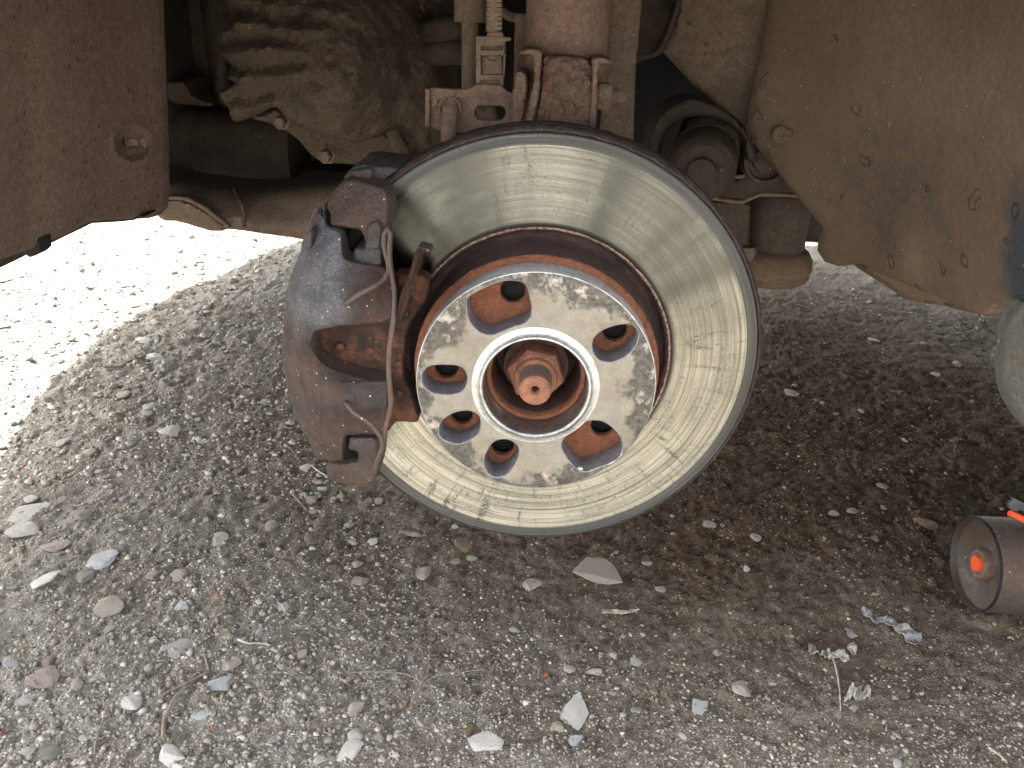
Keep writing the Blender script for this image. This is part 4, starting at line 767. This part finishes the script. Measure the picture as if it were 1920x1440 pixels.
# embedded stones, children of the ground, each its own object
mid = [(155, 965, 38, 20), (160, 1083, 34, 18), (285, 1080, 22, 16), (488, 1185, 16, 22), (712, 1380, 24, 20), (668, 1380, 30, 22), (670, 1060, 26, 14), (725, 1160, 14, 14), (630, 1160, 24, 12), (1110, 1262, 38, 12), (1067, 1257, 26, 14), (1240, 1110, 26, 14), (1212, 1058, 24, 14), (1400, 1067, 14, 12), (1227, 1297, 22, 12), (1045, 1365, 30, 20), (315, 817, 42, 18), (120, 830, 26, 16), (165, 852, 26, 14), (385, 828, 32, 8), (230, 741, 28, 12), (275, 775, 24, 14), (57, 935, 30, 12), (95, 1240, 26, 24), (25, 1242, 34, 18), (142, 1288, 30, 24), (95, 1410, 40, 24), (50, 1410, 36, 20), (360, 1182, 14, 12), (530, 1250, 20, 12), (445, 1200, 24, 14), (568, 1228, 22, 14), (1345, 1225, 20, 14), (760, 1160, 22, 12), (655, 985, 22, 10), (570, 880, 28, 14), (600, 905, 24, 10), (700, 1020, 22, 14), (850, 1052, 30, 12), (885, 1048, 22, 12), (1480, 740, 34, 14), (1310, 850, 26, 10), (1330, 985, 26, 14), (1640, 1010, 24, 12), (1562, 963, 24, 12), (1150, 1230, 16, 12), (1192, 1245, 26, 14), (1010, 1192, 18, 10), (965, 1182, 24, 10), (1600, 1330, 20, 14), (1570, 1340, 18, 16), (60, 1055, 22, 14), (120, 1075, 18, 10), (640, 930, 20, 12), (590, 960, 22, 10), (210, 1180, 24, 20)]
nst = 0
for px, py, w, h in mid: put_stone(px, py, w, h, random.uniform(-25, 25), sink=.2); nst += 1
tries = 0
while nst < 300 and tries < 9000:
    tries += 1; px, py = -30+1980*random.random()**1.25, 400+1040*random.random()**.75
    g = on_ground(px, py)
    if g[1] > 1.7 or (px > 560 and py < 900 and not (px > 1430 and py > 500)): continue
    left = px < 700
    if not left and random.random() > .4: continue
    w = min(32, 11+random.expovariate(1/6.))*(1 if left else .8); k = px_size(px, py); a = w*k/2
    if any((g[0]-q[0])**2+(g[1]-q[1])**2 < (q[2]*.9+a)**2 for q in placed): continue
    put_stone(px, py, w, w*random.uniform(.35, .62), random.uniform(0, 180), sink=random.uniform(.2, .4)); nst += 1

# fine gravel: uncountable, one object
def gravel():
    shp0 = [stone_shape(0, 500+i, flat=random.uniform(.5, .85), elong=random.uniform(1, 1.6), cuts=3) for i in range(12)]; shp1 = [stone_shape(1, 540+i, flat=random.uniform(.45, .75), elong=random.uniform(1, 1.6), cuts=9) for i in range(12)]
    shp0 = [(v, np.array(f)) for v, f in shp0]; shp1 = [(v, np.array(f)) for v, f in shp1]; Vs, Fs, Cs = [], [], []; n0 = 0; N = 34000
    pal = np.array([(.40, .375, .33), (.34, .315, .275), (.50, .475, .43), (.30, .265, .225), (.37, .35, .32), (.27, .25, .22), (.42, .375, .31), (.32, .25, .20), (.58, .56, .52), (.42, .15, .09)])
    pw = np.array([.19, .24, .07, .19, .13, .10, .07, .02, .018, .001]); pw /= pw.sum()
    c = 0
    while c < N:
        px, py = rng.uniform(-60, 1980), 390+1080*rng.random()**.8; g = on_ground(px, py)
        if g[1] > 2.0: continue
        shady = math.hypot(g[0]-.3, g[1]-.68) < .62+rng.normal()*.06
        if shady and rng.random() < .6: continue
        heap = g[0] < -.25 and g[1] > .35
        r_ = .0006+rng.exponential(.00058)*(1.2 if px < 750 else .85); r_ = min(r_, .0045)*(1+1.0*max(0, g[1]-.25))
        cl = vnoise(np.array(g[0]), np.array(g[1]), 9, 21)+.5
        if not heap and rng.random() > .35+cl: continue
        if heap: r_ *= 1.35
        V, F = (shp0 if r_ < .0018 else shp1)[rng.integers(12)]; a = rng.uniform(0, 2*math.pi); ca, sa = math.cos(a), math.sin(a); s_ = r_*rng.uniform(.8, 1.2, 3)
        v = V*s_; v = np.stack([v[:, 0]*ca-v[:, 1]*sa, v[:, 0]*sa+v[:, 1]*ca, v[:, 2]], 1); z = float(GZ(g[0], g[1]))+r_*rng.uniform(-.15, .25)
        Vs.append(v+np.array([g[0], g[1], z])); Fs.append(F+n0); n0 += len(V)
        Cs.append(np.tile(pal[rng.choice(10, p=pw)]*rng.uniform(.75, 1.2)*(np.array([.62, .55, .48]) if shady else 1.), (len(F)*3, 1))); c += 1  # brown tint of this zone also holds shade under the car
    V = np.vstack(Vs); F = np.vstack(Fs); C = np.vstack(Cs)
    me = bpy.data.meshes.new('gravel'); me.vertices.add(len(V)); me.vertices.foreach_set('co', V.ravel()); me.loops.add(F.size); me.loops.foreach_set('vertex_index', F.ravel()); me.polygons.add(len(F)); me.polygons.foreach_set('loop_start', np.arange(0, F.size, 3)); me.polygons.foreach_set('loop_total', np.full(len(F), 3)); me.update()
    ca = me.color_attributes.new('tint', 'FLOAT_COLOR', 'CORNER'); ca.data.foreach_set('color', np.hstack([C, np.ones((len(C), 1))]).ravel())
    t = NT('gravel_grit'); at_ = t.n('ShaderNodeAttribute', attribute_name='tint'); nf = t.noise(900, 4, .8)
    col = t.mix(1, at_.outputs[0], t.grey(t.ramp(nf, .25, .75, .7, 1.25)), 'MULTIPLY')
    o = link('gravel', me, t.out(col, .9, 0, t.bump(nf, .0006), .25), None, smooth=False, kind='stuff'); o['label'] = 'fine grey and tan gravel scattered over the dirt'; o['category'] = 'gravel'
gravel()

# ---------------------------------------------------------------- twigs, leaves, scraps
dry = coated('dry_twig', (.20, .165, .125), (.27, .235, .19), (.12, .10, .08), sc=90, bump=.0006, rough=.9); darkt = coated('dark_twig', (.09, .075, .06), (.13, .11, .09), sc=90, bump=.0006); straw = coated('bleached_straw', (.46, .43, .37), (.38, .35, .29), sc=90, bump=.0003)
def gp(px, py, h=.003):
    g = on_dirt(px, py); return np.array([g[0], g[1], float(GZ(g[0], g[1]))+h])
def twig(pts, r_, mat, lab, name='twig', cat='twig', side=()):
    base = gp(*pts[0]); n = len(pts); T = thing(name, lab, cat, tuple(base)) if side else None
    Pp = [gp(*p, h=.0022+.0015*random.random())-base for p in pts]; o = tube('stem' if side else name, Pp, [r_*(1-.55*i/(n-1)) for i in range(n)], mat, T, seg=8, amp=r_*.35, nsc=400, loc=None if side else tuple(base))
    if not side: o['label'] = lab; o['category'] = cat
    for s_ in side: tube('side_shoot', [gp(*p, h=.003)-base for p in s_], [r_*.55]*(len(s_)-1)+[r_*.3], mat, T, seg=6, amp=r_*.2, nsc=400)
twig([(307, 1388), (309, 1355), (318, 1335), (332, 1310), (358, 1285), (376, 1270), (392, 1262), (388, 1245), (384, 1232)], .0019, dry, 'long crooked grey twig lying on the left part of the ground', side=[[(392, 1262), (350, 1285), (300, 1310), (275, 1330)]])
twig([(447, 1204), (465, 1209), (485, 1210), (508, 1213)], .0013, straw, 'short pale stick left of the ground centre')
twig([(178, 1416), (183, 1390), (192, 1362), (201, 1332)], .0011, dry, 'thin straight twig near the lower left corner')
twig([(197, 691), (225, 684), (250, 677), (283, 669)], .0022, darkt, 'dark twig on the gravel beside the sunlit edge')
twig([(398, 1180), (402, 1165), (408, 1148)], .0010, dry, 'tiny upright twig right of the slim bluish stone', side=[[(402, 1168), (415, 1180), (430, 1192)]])
twig([(398, 1310), (418, 1296), (438, 1280), (450, 1268)], .0013, dry, 'thin twig leaning on the elongated bluish white stone')
twig([(770, 1332), (778, 1308), (792, 1285), (800, 1270), (804, 1240), (808, 1200)], .0012, dry, 'forked dry twig in the lower middle of the ground', side=[[(792, 1285), (760, 1268), (700, 1264), (650, 1266)], [(792, 1285), (830, 1268), (880, 1263), (910, 1260)]])
twig([(1560, 1238), (1567, 1260), (1573, 1295), (1575, 1337)], .0010, straw, 'single pale leaf stalk standing out at the lower right', name='leaf_stalk', cat='stalk')
twig([(1852, 1405), (1868, 1418), (1884, 1432)], .0011, straw, 'short pale straw near the lower right corner', name='straw', cat='straw')
twig([(548, 930), (562, 945), (575, 960)], .0012, dry, 'small bent twig on the dirt left of the caliper foot')
twig([(585, 876), (596, 886), (612, 896)], .0016, straw, 'pale bent sliver lying beside the caliper foot')
for k in range(14):
    px, py = random.uniform(20, 900), random.uniform(1120, 1430); a = random.uniform(0, 3.1); L = random.uniform(10, 30)
    o = tube('straw', [gp(px, py)-gp(px, py), gp(px+L*.5*math.cos(a), py+L*.4*math.sin(a), .004)-gp(px, py), gp(px+L*math.cos(a+.2), py+L*.8*math.sin(a+.2))-gp(px, py)], .0006, random.choice((dry, straw)), None, seg=6, loc=tuple(gp(px, py)))
    o['label'] = 'hair-thin scrap of dry straw scattered on the dirt'; o['category'] = 'straw'; o['group'] = 'hair-thin dry straws on the ground'
def sheet(name, outline, mat, lab, cat, lift=.004, amp=.004, nsc=120, step=3, thick=.0008):
    B = catmull(outline, step); lo, hi = B.min(0), B.max(0); gx, gy = np.meshgrid(np.arange(lo[0], hi[0], step), np.arange(lo[1], hi[1], step)); G = np.stack([gx.ravel(), gy.ravel()], 1); G = G[inside(G, B)]; G = G[dist_poly(G, B) > step*.5]
    Q = np.vstack([B, G]); n = len(B); r_ = delaunay_2d_cdt([Vector(q) for q in Q], [(i, (i+1) % n) for i in range(n)], [], 0, 1e-4); Q2 = np.array([tuple(v) for v in r_[0]]); T = [t for t in r_[2]]; cen = np.array([np.mean(Q2[list(t)], axis=0) for t in T]); m = inside(cen, B); T = [list(t) for t, k in zip(T, m) if k]
    base = gp(*B.mean(0)); top = []
    for q in Q2:
        g = gp(q[0], q[1], lift); top.append(g-base+np.array([0, 0, amp*fnoise(g, nsc)]))
    nT = len(top); V = top+[v-np.array([0, 0, thick]) for v in top]; cnt = set((t[i], t[(i+1) % len(t)]) for t in T for i in range(len(t)))
    F = T+[[i+nT for i in reversed(t)] for t in T]+[(b, a, a+nT, b+nT) for a, b in cnt if (b, a) not in cnt]
    o = link(name, fixn(mesh(name, V, F)), mat, None, loc=tuple(base)); o['label'] = lab; o['category'] = cat; return o
leafm = coated('dry_grey_leaf', (.40, .385, .345), (.33, .31, .27), (.24, .22, .19), sc=60, bump=.0008); tapem = coated('weathered_strip', (.20, .21, .225), (.27, .27, .265), (.34, .31, .28), sc=55, bump=.0006, rough=.6)
sheet('torn_strip', [(1613, 1148), (1626, 1152), (1638, 1166), (1650, 1165), (1664, 1162), (1684, 1176), (1704, 1184), (1722, 1198), (1724, 1210), (1710, 1218), (1694, 1204), (1672, 1184), (1655, 1174), (1636, 1175), (1622, 1162)], tapem, 'torn twisted grey strip lying below and left of the jack roller', 'strip', .006, .004)
sheet('dry_leaf', [(1536, 1232), (1548, 1225), (1560, 1229), (1574, 1226), (1584, 1236), (1590, 1247), (1574, 1243), (1562, 1240), (1550, 1238)], leafm, 'curled grey dry leaf at the top of the pale stalk', 'leaf', .006, .008, 200, 2.5)
sheet('dry_leaf', [(1580, 1318), (1590, 1303), (1604, 1298), (1613, 1291), (1628, 1296), (1630, 1312), (1618, 1320), (1600, 1314), (1588, 1322)], leafm, 'crumpled grey dry leaf beside the foot of the pale stalk', 'leaf', .007, .009, 200, 2.5)
sheet('dry_leaf', [(1514, 1214), (1524, 1212), (1532, 1226), (1536, 1234), (1524, 1232)], leafm, 'small scrap of grey dry leaf left of the curled leaf', 'leaf', .005, .006, 200, 2.5)
sheet('dry_leaf', [(1588, 1214), (1598, 1212), (1604, 1226), (1600, 1236), (1590, 1228)], leafm, 'small pointed scrap of dry leaf right of the curled leaf', 'leaf', .005, .006, 200, 2.5)
sheet('pale_sliver', [(1128, 1149), (1150, 1148), (1175, 1149), (1198, 1148), (1180, 1154), (1150, 1155), (1130, 1154)], straw, 'thin flat pale sliver lying below the broad pinkish stone', 'sliver', .004, .001)
chip = coated('red_chip', (.34, .09, .055), (.27, .08, .05), sc=90, bump=.0003)
for k, (px, py, lab) in enumerate(((1025, 1267, 'small red brick chip left of the large white stone'), (353, 1226, 'tiny red chip under the broad flat grey stone'), (760, 1327, 'tiny orange chip left of the forked twig'))):
    V, F = stone_shape(1, 800+k); me = mesh('red_chip', V*(.0036 if k == 0 else .002), F); fixn(me); o = link('red_chip', me, chip, None, smooth=False, loc=tuple(gp(px, py, .001))); o['label'] = lab; o['category'] = 'chip'
